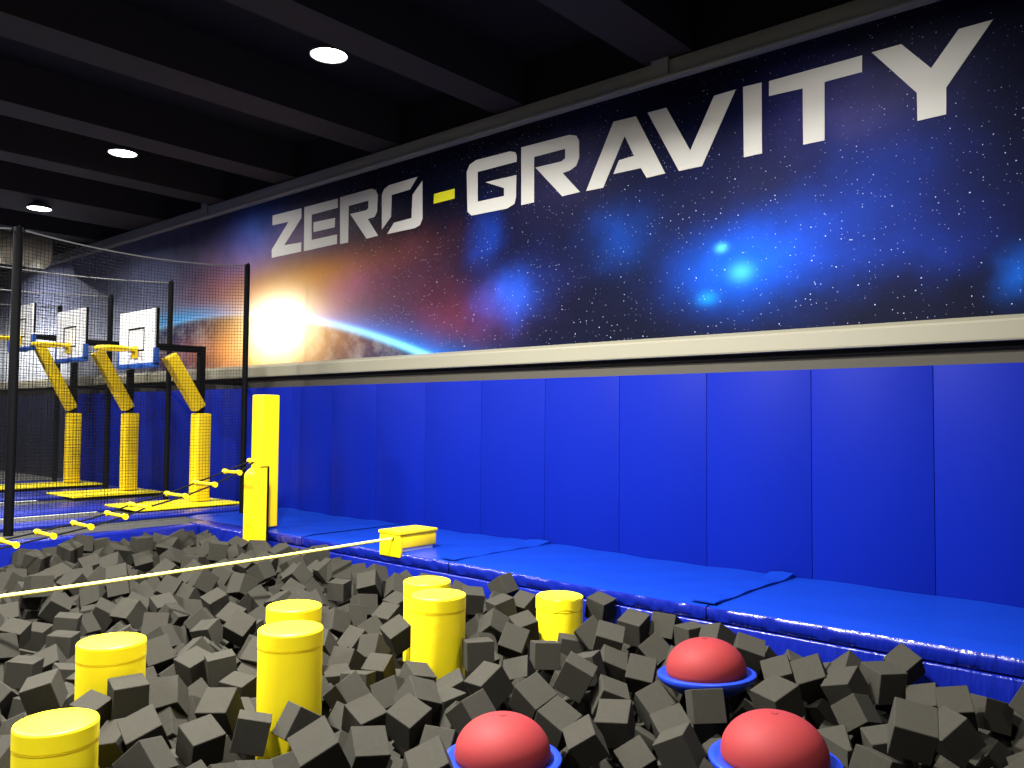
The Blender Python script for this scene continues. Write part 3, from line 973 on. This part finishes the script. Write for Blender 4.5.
# ---------------------------------------------------------------- ledge beside the pit
def ledge_mat(y0, y1, label):
    t = thing('ledge_mat', (0, y0, 0), label, 'crash mat', 'blue mats on the ledge')
    L = y1 - y0
    bm = bmesh.new()
    nx, ny = 10, 40
    g = [[None] * (nx + 1) for _ in range(ny + 1)]
    x0, x1 = LEDGE - .005, XR - .066
    for j in range(ny + 1):
        for i in range(nx + 1):
            u, v = i / nx, j / ny
            e = min(u, v * 3, (1 - v) * 3, 1)
            z = -.004 + .010 * math.sin(v * 17 + u * 5) * math.sin(u * 6 + v * 9) * min(1, e * 4) + .006 * math.sin(v * 5 + y0)
            if i == 0: z -= .016
            g[j][i] = bm.verts.new((x0 + (x1 - x0) * u ** 1.0 + (.012 if i == 0 else 0) * 0, v * (L - .012) + .006, z))
    for j in range(ny):
        for i in range(nx): bm.faces.new((g[j][i], g[j][i + 1], g[j + 1][i + 1], g[j + 1][i]))
    new_obj('mat_top', bm, M['matblue'], t, smooth=True)
    bm = bmesh.new()
    rows = [(-.016, .0), (-.028, -.012), (-.05, -.018), (-.09, -.014), (-.125, -.004), (-.136, .012), (-.14, .05)]
    prev = None
    for j in range(121):
        y = .006 + (L - .012) * j / 120
        ring = []
        for k, (z, dx) in enumerate(rows):
            wob = .006 * math.sin(y * 23 + k * 1.3 + y0) * math.sin(y * 7.1) if 1 < k < 5 else 0
            zz = z
            if k == 0: zz = -.004 - .016 + .006 * math.sin((j / 120) * 5 + y0)
            ring.append(bm.verts.new((x0 + dx + wob, y, zz)))
        if prev:
            for k in range(len(rows) - 1): bm.faces.new((prev[k], prev[k + 1], ring[k + 1], ring[k]))
        prev = ring
    for yy in (.006, L - .006):
        vs = [bm.verts.new(p) for p in ((x0, yy, -.016), (x0, yy, -.136), (x1, yy, -.136), (x1, yy, -.006))]
        bm.faces.new(vs)
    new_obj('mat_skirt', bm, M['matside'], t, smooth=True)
    return t
ledge_mat(-1.5, 3.30, 'long blue mat on the ledge nearest the camera, plain and smooth')
m2 = ledge_mat(3.30, 6.30, 'blue mat on the ledge between the two joint lines, before the yellow box')
m3 = ledge_mat(6.30, 8.95, 'blue mat on the ledge carrying the yellow anchor box')
m4 = ledge_mat(8.95, 11.95, 'blue mat at the far end of the ledge under the tall yellow pad')
for (t, yj, sk) in ((m2, 3.30, .0), (m3, 6.30, .1)):
    bm = bmesh.new()
    y0 = yj - t.location.y
    n = 24; rowsv = []
    for i in range(n + 1):
        u = i / n; x = LEDGE + .03 + (XR - .09 - LEDGE - .03) * u
        w0 = y0 - .05 - .01 * math.sin(u * 9); w1 = y0 + .17 + sk * u + .012 * math.sin(u * 14)
        h = .012 + .004 * math.sin(u * 21) + (.022 * max(0, u - .85) / .15)
        rowsv.append([bm.verts.new(p) for p in ((x, w0, .001), (x, w0, h), (x, (w0 + w1) / 2, h + .004), (x, w1, h * .7), (x, w1, .001))])
    for a, b in zip(rowsv, rowsv[1:]):
        for k in range(4): bm.faces.new((a[k], a[k + 1], b[k + 1], b[k]))
    bm.faces.new(rowsv[0]); bm.faces.new(rowsv[-1][::-1])
    o = new_obj('joint_flap', bm, M['matblue'], t, smooth=True)
bm = bmesh.new()
box(bm, LEDGE - .02, XR - .07, -1.5, 11.95, -.52, -.142, .016, 3)
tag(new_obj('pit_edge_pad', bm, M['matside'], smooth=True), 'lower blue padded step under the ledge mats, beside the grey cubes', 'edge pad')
struct('wall_pit_shaded', B(LEDGE, XR, -1.5, 10.95, -1.0, -.53), M['pitfloor'])  # pit side coloured near black to stand in for shade in deep gaps
# far edge of the pit
tag(new_obj('pit_border_pad', B(2.2, 5.855, 10.90, 11.12, -1.0, .0, .03, 3), M['matside'], smooth=True), 'blue padded border along the far side of the foam pit', 'edge pad')
tag(new_obj('corner_mat', B(5.87, LEDGE - .015, 9.87, 11.25, -.9, -.0, .03, 3), M['matside'], smooth=True), 'blue padded corner block beside the short yellow post at the end of the ledge', 'mat')

# ---------------------------------------------------------------- yellow pillars in the pit
PL = ['low yellow pillar at the lower left, leaning lid, its foot sunk in cubes', 'yellow pillar standing just behind the lowest one, upright cube at its foot',
      'big yellow pillar with tall body that hides another behind it', 'yellow pillar mostly hidden behind the big pillar, only its lid clear',
      'tall orange-yellow pillar in the middle of the pit with seamed lid', 'yellow pillar half hidden behind the tall orange-yellow one', 'wrinkled low yellow pillar close to the blue ledge']
for i, (x, y, zt) in enumerate(PILLARS):
    t = thing('foam_pillar', (x, y, -1.0), PL[i], 'pillar', 'yellow pillars in the foam pit')
    h = zt + 1.0
    new_obj('body', lathe(bmesh.new(), [(0, 0), (.2, 0), (.2025, .01), (.2025, h - .10), (0, h - .10)]), M['yellow'], t, smooth=True)
    rr = .205
    prof = [(.19, h - .108), (rr - .003, h - .108), (rr, h - .102), (rr, h - .099), (rr, h - .018), (rr, h - .014), (rr - .004, h - .005), (rr - .014, h), (.12, h + .004), (0, h + .006)]
    bm = lathe(bmesh.new(), prof)
    if i == 6:
        for v in bm.verts:
            if v.co.z < h - .012:
                a = math.atan2(v.co.y, v.co.x); v.co.z += .012 * math.sin(5 * a) ; v.co.x *= 1 + .012 * math.sin(9 * a); v.co.y *= 1 + .012 * math.sin(9 * a)
    new_obj('lid', bm, M['yellow'], t, smooth=True)
    new_obj('seam', lathe(bmesh.new(), [(.2, h - .112), (.2045, h - .112), (.2045, h - .107), (.2, h - .107)]), M['yellowpad'], t, smooth=True)

# ---------------------------------------------------------------- red balance domes
DL = ['red balance dome on a blue dish nearest the blue ledge', 'red balance dome at the bottom edge of the photo, on the ledge side', 'red balance dome sunk deepest among the cubes, farthest from the ledge']
for i, (x, y, z) in enumerate(DOMES):
    t = thing('balance_dome', (x, y, z), DL[i], 'balance trainer', 'balance domes in the foam pit', rz=.4 + i)
    if i == 0: t.rotation_euler = (math.radians(-3), math.radians(2), .4)
    bm = lathe(bmesh.new(), [(0, -.13), (.15, -.13), (.20, -.12), (.29, -.065), (.322, -.035), (.33, -.018), (.328, -.004), (.315, .004), (.295, .002), (.275, -.008), (0, -.008)], 64)
    new_obj('platform', bm, M['bosu'], t, smooth=True)
    R0, hgt = .268, .225
    pr = [(.262, -.006), (.268, .01)]
    for k in range(0, 19):
        a = k / 18 * PI / 2
        pr.append((R0 * math.cos(a) ** .92 if k < 18 else 0, .02 + (hgt - .02) * math.sin(a) ** 1.0))
    new_obj('dome', lathe(bmesh.new(), pr, 64), M['red'], t, smooth='all')
    o = new_obj('valve_plug', lathe(bmesh.new(), [(0, hgt - .001), (.016, hgt - .002), (.018, hgt + .0025), (.010, hgt + .003), (0, hgt + .001)], 20), M['plug'], t, smooth=True); o['label'] = 'dark valve plug'
    new_obj('support_post', lathe(bmesh.new(), [(0, -1.0 - z), (.14, -1.0 - z), (.14, -.128), (0, -.128)], 24), M['black'], t, smooth=True)

# ---------------------------------------------------------------- foam cubes
rows = [list(map(int, r.split())) for r in CUBES.strip().split('\n')]
def cube_bm(bm, Mx=None):
    return box(bm, -.5, .5, -.5, .5, -.5, .5, .018, 1, None)
bm0 = cube_bm(bmesh.new())
proto = new_obj('foam_cube', bm0, M['foam'])
def cube_matrix(r):
    q = Quaternion([v / 999 for v in r[3:7]]).normalized(); s = r[7] / 1000
    return Matrix.LocRotScale(Vector([v / 1000 for v in r[:3]]), q, Vector((s, s, s)))
for i, r in enumerate(rows[:300]):
    o = proto if i == 0 else proto.copy()
    if i: C.objects.link(o)
    o.matrix_world = cube_matrix(r)
    tag(o, CUBE_LABELS.get(i, 'loose charcoal foam cube lying askew among many others in the pit'), 'foam cube', 'charcoal foam cubes in the pit')
rest = bmesh.new()
pm = proto.data
for r in rows[300:]:
    mx = cube_matrix(r)
    vs = [rest.verts.new(mx @ v.co) for v in pm.vertices]
    for p in pm.polygons: rest.faces.new([vs[k] for k in p.vertices])
o = new_obj('foam_cube_fill', rest, M['foam']); tag(o, 'mass of small charcoal foam cubes filling the rest of the pit', 'foam cubes', kind='stuff')

# ---------------------------------------------------------------- anchor box and slackline
bx = BOX
t = thing('anchor_box', (bx['x0'], bx['y0'], bx['z0']), 'yellow padded box on the ledge where the slackline is tied', 'padded box')
w, d, h = bx['x1'] - bx['x0'], bx['y1'] - bx['y0'], bx['z1'] - bx['z0']
bm = box(bmesh.new(), .05, w - .012, .012, d - .012, 0.10, h - .034, .008, 2); box(bm, .012, .055, .012, d - .012, 0, h - .034, .008, 2)
new_obj('body', bm, M['yellowpad'], t, smooth=True)
new_obj('lid', B(0, w, 0, d, h - .036, h, .008, 2), M['yellowpad'], t, smooth=True)
new_obj('underlay', B(.06, w - .05, .03, d - .03, .058, .099, .004), M['lav'], t, smooth=True)
bm = bmesh.new(); sy, sz = SLACK[0][1] - bx['y0'], SLACK[0][2] - bx['z0']
lathe(bm, [(0, 0), (.022, 0), (.022, .012), (.012, .016), (0, .016)], 16)
bmesh.ops.transform(bm, matrix=Matrix.Translation((.012, sy, sz)) @ Matrix.Rotation(-PI / 2, 4, 'Y'), verts=bm.verts)
new_obj('tie_ring', bm, M['black'], t, smooth=True)
a, b = Vector(SLACK[0]), Vector(SLACK[1]); b2 = a + (b - a) * 1.6
bm = bmesh.new(); tube(bm, [a + (b2 - a) * (k / 24) + Vector((0, 0, -.03 * math.sin(PI * k / 24))) for k in range(25)], .016, 10)
tag(new_obj('slackline', bm, M['yellowcloth'], smooth=True), 'pale yellow padded line stretched across the pit from the anchor box', 'slackline')

# ---------------------------------------------------------------- yellow pads at the far end of the ledge
t = thing('corner_post', (6.17, 9.86, 0), 'tall yellow padded post at the far end of the blue ledge', 'padded post')
new_obj('post_pad', B(0, .27, 0, .26, .012, 1.80, .018, 3), M['yellowpad'], t, smooth=True)
new_obj('closing_flap', B(-.008, .004, .03, .11, .03, 1.77, .003), M['yellow'], t)
t = thing('short_post', (5.90, 9.60, -1.0), 'short yellow padded post holding the end of the rope ladder', 'padded post')
bm = bmesh.new()
pf = [(0, 0), (.205, 0), (.205, 1.80), (.12, 1.835), (.07, 1.82), (0, 1.745)]
lo = [bm.verts.new((x, 0, z)) for x, z in pf]; hi = [bm.verts.new((x, .24, z)) for x, z in pf]
for i in range(len(pf)): bm.faces.new((lo[i], lo[(i + 1) % len(pf)], hi[(i + 1) % len(pf)], hi[i]))
bm.faces.new(lo[::-1]); bm.faces.new(hi)
bmesh.ops.recalc_face_normals(bm, faces=bm.faces[:]); bmesh.ops.bevel(bm, geom=bm.edges[:], offset=.012, segments=2, affect='EDGES')
new_obj('post_pad', bm, M['yellowpad'], t, smooth=True)
bm = bmesh.new(); box(bm, .210, .230, -.004, .02, .86, 1.835, .003); box(bm, .10, .23, -.004, .02, 1.836, 1.852, .003)
new_obj('edge_bar', bm, M['black'], t)

# ---------------------------------------------------------------- rope ladder
t = thing('rope_ladder', LADDER[0], 'rope ladder with yellow rungs hanging from the short yellow post across the pit', 'rope ladder')
P0 = Vector(LADDER[0])
pts = [Vector(p) - P0 for p in LADDER]
last = pts[-1] + (pts[-1] - pts[-2]); ext = pts + [last, last + (pts[-1] - pts[-2]) + Vector((0, 0, .02))]
HW = [.05, .16] + [.22] * 9
for s in (-1, 1):
    bm = bmesh.new(); tube(bm, [p + Vector((0, s * hw, 0)) for p, hw in zip(ext, HW)], .011, 6)
    new_obj('side_rope', bm, M['darkrope'], t, smooth=True)
for k, p in enumerate(ext[:-1]):
    hw = HW[k] + .035 if k else .10
    bm = bmesh.new()
    tube(bm, [p + Vector((0, -hw, 0)), p + Vector((0, -hw + .05, 0)), p + Vector((0, -hw + .06, 0)), p + Vector((0, hw - .06, 0)), p + Vector((0, hw - .05, 0)), p + Vector((0, hw, 0))], [.034, .034, .021, .021, .034, .034], 12)
    new_obj('rung', bm, M['yellowpad'], t, smooth=True)

# ---------------------------------------------------------------- trampoline lanes
def strip(name, x0, x1, y0, y1, z0, z1, m, label, cat, group=None, bev=.02):
    return tag(new_obj(name, B(x0, x1, y0, y1, z0, z1, bev, 2), m, smooth=True), label, cat, group)
strip('lane_pad', -3, 7.85, 12.02, 12.55, -.02, .03, M['laneblue'], 'blue edge pad between the grey walkway and the first trampoline', 'lane pad', 'blue pads between the lanes')
strip('lane_pad', -3, 7.85, 13.45, 14.95, -.02, .03, M['laneblue'], 'wide blue pad between the first and second trampoline lanes', 'lane pad', 'blue pads between the lanes')
strip('lane_pad', -3, 7.85, 15.95, 17.6, -.02, .03, M['laneblue'], 'blue pad between the second and third trampoline lanes', 'lane pad', 'blue pads between the lanes')
strip('lane_pad', -3, 7.85, 18.6, 20.4, -.02, .03, M['laneblue'], 'farthest blue lane pad, beyond the third trampoline', 'lane pad', 'blue pads between the lanes')
for k, (y0, y1) in enumerate(((12.56, 13.44), (14.96, 15.94), (17.61, 18.59))):
    t = thing('trampoline_bed', (-3, y0, 0), 'grey trampoline bed of the ' + ('first lane, behind the near net', 'second lane, with a yellow mat at its end', 'third and farthest lane')[k], 'trampoline', 'trampoline beds of the dunk lanes')
    new_obj('jump_sheet', B(0, 8.5, 0, y1 - y0, -.02, .0), M['bed'], t)
    new_obj('border_line', B(0, 8.5, y1 - y0 - .08, y1 - y0 - .03, .0, .003), M['line'], t)
for k, (x0, x1, y0, y1) in enumerate(((5.82, 7.6, 12.65, 13.9), (5.95, 7.6, 15.5, 16.75), (4.9, 7.6, 18.1, 19.3))):
    strip('landing_mat', x0, x1, y0, y1, .031, .06, M['yellow'], 'flat yellow mat at the foot of the ' + ('nearest yellow stand', 'middle yellow stand', 'farthest yellow stand')[k], 'mat', 'yellow mats under the stands')

# ---------------------------------------------------------------- dunk stands with backboards
ST = [(13.24, 7.12, 2.63, 2.30, 3.17, 12.57, 13.79, 5.95, 2.55, (6.52, 2.50)),
      (16.10, 7.20, 2.86, 2.50, 3.40, 15.22, 16.46, 5.95, 2.75, (6.54, 2.70)),
      (18.70, 7.16, 3.12, 2.82, 3.69, 17.72, 18.95, 5.95, 3.02, (6.42, 2.95))]
SL_ = ['nearest yellow padded basketball stand, its backboard and hoop standing lower', 'middle yellow padded basketball stand behind the net', 'farthest yellow padded basketball stand, its board highest']
for k, (y, x, za, b0, b1, by0, by1, bxx, zh, top) in enumerate(ST):
    t = thing('basketball_stand', (x, y, .075), SL_[k], 'basketball stand', 'basketball stands of the dunk lanes')
    o3 = Vector((x, y, .075))
    def L3(px, py, pz): return Vector((px, py, pz)) - o3
    new_obj('post_pad', B(-.135, .115, -.13, .13, 0, 1.475, .025, 3), M['yellowpad'], t, smooth=True)
    a, b = L3(x - .05, y, 1.63), L3(top[0], y, top[1]); d = b - a
    rot = Vector((0, 0, 1)).rotation_difference(d.normalized()).to_matrix().to_4x4()
    new_obj('diagonal_pad', box(bmesh.new(), -.105, .105, -.10, .10, 0, d.length, .025, 3, Matrix.Translation(a) @ rot), M['yellowpad'], t, smooth=True)
    bm = bmesh.new(); box(bm, -.085, .025, -.055, .055, 1.47, za - .075 + .06, .006)
    new_obj('steel_post', bm, M['black'], t)
    bm = bmesh.new(); p = L3(bxx, y, za); q = L3(x + .02, y, za); box(bm, p.x + .05, q.x, -.05, .05, p.z - .055, p.z + .055, .006)
    new_obj('steel_arm', bm, M['black'], t)
    bm = bmesh.new(); p = L3(x + .0, y, 2.08); box(bm, p.x, XR - .01 - x, -.035, .035, p.z - .03, p.z + .03, .004)
    new_obj('wall_strut', bm, M['black'], t)
    yc = (by0 + by1) / 2 - y; zc0 = b0 - .075; zc1 = b1 - .075; xb = bxx - x; hw = (by1 - by0) / 2
    bd = new_obj('backboard', B(xb, xb + .03, yc - hw, yc + hw, zc0, zc1, .004), M['white'], t)
    bm = bmesh.new()
    box(bm, xb + .031, xb + .07, yc - hw - .01, yc + hw + .01, zc1 - .03, zc1 + .012); box(bm, xb + .031, xb + .07, yc - hw - .012, yc - hw + .03, zc0 + .3, zc1); box(bm, xb + .031, xb + .07, yc + hw - .03, yc + hw + .012, zc0 + .3, zc1)
    box(bm, xb + .031, xb + .07, yc - hw, yc + hw, zc0 + .32, zc0 + .38)
    new_obj('board_frame', bm, M['black'], bd)
    bm = bmesh.new()
    box(bm, xb - .012, xb + .075, yc - hw - .035, yc + hw + .035, zc0 - .05, zc0 + .035, .012); box(bm, xb - .012, xb + .075, yc - hw - .035, yc - hw + .02, zc0 - .02, zc0 + .26, .012); box(bm, xb - .012, xb + .075, yc + hw - .02, yc + hw + .035, zc0 - .02, zc0 + .26, .012)
    new_obj('board_padding', bm, M['boardblue'], bd, smooth=True)
    bm = bmesh.new()
    tz0, tz1, th, tw = zc0 + .22, zc0 + .60, .03, .28
    box(bm, xb - .003, xb, yc - tw, yc + tw, tz1 - th, tz1); box(bm, xb - .003, xb, yc - tw, yc + tw, tz0, tz0 + th)
    box(bm, xb - .003, xb, yc - tw, yc - tw + th, tz0, tz1); box(bm, xb - .003, xb, yc + tw - th, yc + tw, tz0, tz1)
    new_obj('target_square', bm, M['black'], bd)
    bm = bmesh.new(); zz = zh - .075; n = 28
    cx, cy = xb - .36, yc; ring = [(cx + .235 * math.cos(2 * PI * j / n), cy + .235 * math.sin(2 * PI * j / n), zz) for j in range(n)]
    pr_ = None; first = None
    for j in range(n):
        c_ = Vector(ring[j]); rad = Vector((math.cos(2 * PI * j / n), math.sin(2 * PI * j / n), 0))
        rg = [bm.verts.new(c_ + .032 * (math.cos(2 * PI * m_ / 8) * rad + math.sin(2 * PI * m_ / 8) * Vector((0, 0, 1)))) for m_ in range(8)]
        if pr_:
            for m_ in range(8): bm.faces.new((pr_[m_], pr_[(m_ + 1) % 8], rg[(m_ + 1) % 8], rg[m_]))
        else: first = rg
        pr_ = rg
    for m_ in range(8): bm.faces.new((pr_[m_], pr_[(m_ + 1) % 8], first[(m_ + 1) % 8], first[m_]))
    hoop = new_obj('hoop', bm, M['yellowpad'], t, smooth=True)
    bm = bmesh.new(); box(bm, xb - .15, xb - .004, cy - .08, cy + .08, zz - .03, zz + .035, .008); box(bm, xb - .045, xb - .004, cy - .07, cy + .07, zz - .14, zz + .05, .008)
    new_obj('hoop_bracket', bm, M['yellowpad'], hoop, smooth=True)

# ---------------------------------------------------------------- poles and nets
PTOP = 3.89
def pole(x, y, r, label):
    t = thing('net_pole', (x, y, 0), label, 'pole', 'black poles of the nets')
    bm = lathe(bmesh.new(), [(0, -.02), (r * 1.02, -.02), (r * 1.02, PTOP - .03), (r * .9, PTOP), (0, PTOP + .002)], 20)
    new_obj('padded_sleeve', bm, M['black'], t, smooth=True)
    new_obj('top_hook', tube(bmesh.new(), [(0, 0, PTOP), (0, -.03, PTOP + .02), (0, -.05, PTOP)], .008, 6), M['black'], t)
pole(3.72, 11.65, .056, 'thick black padded net pole standing at the far side of the pit')
pole(6.97, 11.65, .042, 'black net pole behind the tall yellow padded post')
pole(7.0, 14.2, .045, 'black net pole between the nearest and middle yellow stands')
pole(7.06, 16.8, .05, 'black net pole between the middle and farthest yellow stands')
pole(7.03, 19.3, .05, 'black net pole behind the farthest yellow stand')
def net(y, x0, x1, label, sag=.10, step=.047):
    t = thing('safety_net', (x0, y, 0), label, 'net', 'black nets between the lanes')
    W = x1 - x0
    top = lambda u: PTOP - .03 - 4 * sag * u * (1 - u)
    yo = lambda u, z: .05 * math.sin(PI * u) * math.sin(PI * min(1, max(0, z / PTOP)))
    bm = bmesh.new(); r = .0026
    nx = int(W / step)
    for i in range(nx + 1):
        u = i / nx; zt = top(u)
        tube(bm, [(u * W, yo(u, zt * k / 5), zt * k / 5) for k in range(6)], r, 3, False)
    nz = int(PTOP / step)
    for j in range(nz):
        v = j / nz
        tube(bm, [(u / 8 * W, yo(u / 8, v * top(u / 8)) + .004, v * top(u / 8) + .004) for u in range(9)], r, 3, False)
    new_obj('netting', bm, M['net'], t)
    bm = bmesh.new(); tube(bm, [(u / 16 * W, yo(u / 16, top(u / 16)), top(u / 16)) for u in range(17)], .011, 6)
    new_obj('top_rope', bm, M['rope'], t, smooth=True)
net(11.65, 3.80, 6.92, 'near black net between the thick pole and the pole behind the tall yellow post')
net(11.66, .70, 3.64, 'black net continuing past the thick pole out of the photo')
net(14.2, 2.6, 6.95, 'black net behind the nearest yellow stand')
net(16.8, 2.3, 7.0, 'black net behind the middle yellow stand')
net(19.3, 2.0, 6.97, 'black net behind the farthest yellow stand')

# ---------------------------------------------------------------- ducts
for k, (x0, x1, y, z, r) in enumerate(((-2, 7.35, 21.2, 5.36, .40), (-2, 6.5, 22.2, 4.78, .18))):
    t = thing('air_duct', (x0, y, z), ('round silver air duct high behind the nets', 'thinner silver duct under the big round duct')[k], 'duct')
    bm = bmesh.new(); L = x1 - x0
    pr = []; n = int(L / .35)
    for j in range(n + 1):
        xx = L * j / n; pr += [(r, xx - .012 if j else xx), (r * 1.02, xx), (r, min(L, xx + .012))]
    pr += [(r * .9, L + .05), (r * .6, L + .09), (0, L + .1)]
    lathe(bm, pr, 32)
    bmesh.ops.transform(bm, matrix=Matrix.Rotation(PI / 2, 4, 'Y'), verts=bm.verts)
    new_obj('duct_pipe', bm, M['duct'], t, smooth=True)
    for xh in (L * .55, L * .9):
        new_obj('hanger', B(xh - .012, xh + .012, -.012, .012, r, ZC - z), M['black'], t)

# ---------------------------------------------------------------- lamps
def lamp(x, y, z, label, power, spread=160):
    TOPZ = 5.5 if 16.4 < y < 17.9 else ZC
    hb = .07 if TOPZ < 6 else .27
    t = thing('high_bay_lamp', (x, y, z), label, 'ceiling lamp', 'high bay lamps')
    new_obj('housing', lathe(bmesh.new(), [(.0, .16), (.07, .16), (.09, .10), (.19, .06), (.215, .03), (.22, -.01), (.205, -.012), (.205, .02), (0, .022)], 32), M['lampbody'], t, smooth=True)
    new_obj('diffuser', lathe(bmesh.new(), [(0, -.022), (.12, -.02), (.19, -.008), (.204, .008), (0, .01)], 32), M['lamp'], t, smooth=True)
    bm = bmesh.new(); box(bm, -.02, .02, -.16, -.145, .03, hb + .01); box(bm, -.02, .02, .145, .16, .03, hb + .01); box(bm, -.02, .02, -.16, .16, hb, hb + .015); box(bm, -.012, .012, -.012, .012, hb, TOPZ - z + .004)
    new_obj('bracket', bm, M['lampbody'], t)
    ld = bpy.data.lights.new('lamp_light', 'AREA'); ld.shape = 'DISK'; ld.size = .40; ld.energy = power; ld.spread = math.radians(spread); ld.color = (1.0, .975, .92)
    lo_ = bpy.data.objects.new('lamp_light', ld); C.objects.link(lo_); lo_.parent = t; lo_.location = (0, 0, -.03)
PW = 165
lamp(5.54, 7.65, 5.60, 'largest round ceiling lamp, above the middle of the pit', PW)
lamp(5.58, 13.01, 5.60, 'second round ceiling lamp, above the nearest yellow stand', PW)
lamp(5.72, 16.85, 5.38, 'smallest round ceiling lamp, above the farthest nets', PW)
for (x, y, p) in ((5.55, 2.75, .8), (5.9, 22.9, 3.6), (3.0, 5.3, 10), (.3, 3.0, 3.0), (.3, 8.2, 3.9), (.3, 13.2, 6.2), (.3, 18.6, 5.5), (-5, 3.0, 1.3), (-5, 8.2, 1.5), (-5, 13.2, 3.0), (1.5, -3, .8)):  # strongest one, above the pit, is an unseen lamp added to brighten cube tops
    lamp(x, y, 5.60, 'round ceiling lamp out of the picture', PW * p)

w = bpy.data.worlds.new('World'); SC.world = w; w.use_nodes = True
w.node_tree.nodes['Background'].inputs[0].default_value = (.5, .52, .6, 1); w.node_tree.nodes['Background'].inputs[1].default_value = .02

# ---------------------------------------------------------------- camera
cd = bpy.data.cameras.new('Camera'); cam = bpy.data.objects.new('Camera', cd); C.objects.link(cam)
cd.sensor_width = 36; cd.lens = CAM['f'] / 1024 * 36; cd.clip_end = 200; cd.clip_start = .05
r, u, fw = Vector(CAM['r']), Vector(CAM['u']), Vector(CAM['fw'])
mx = Matrix((r, u, -fw)).transposed().to_4x4(); mx.translation = (0, 0, CAM['H'])
cam.matrix_world = mx
SC.camera = cam
SC.view_settings.view_transform = 'Standard'; SC.view_settings.look = 'None'
SC.view_settings.exposure = 0.0; SC.view_settings.gamma = 1.0; SC.view_settings.use_curve_mapping = False
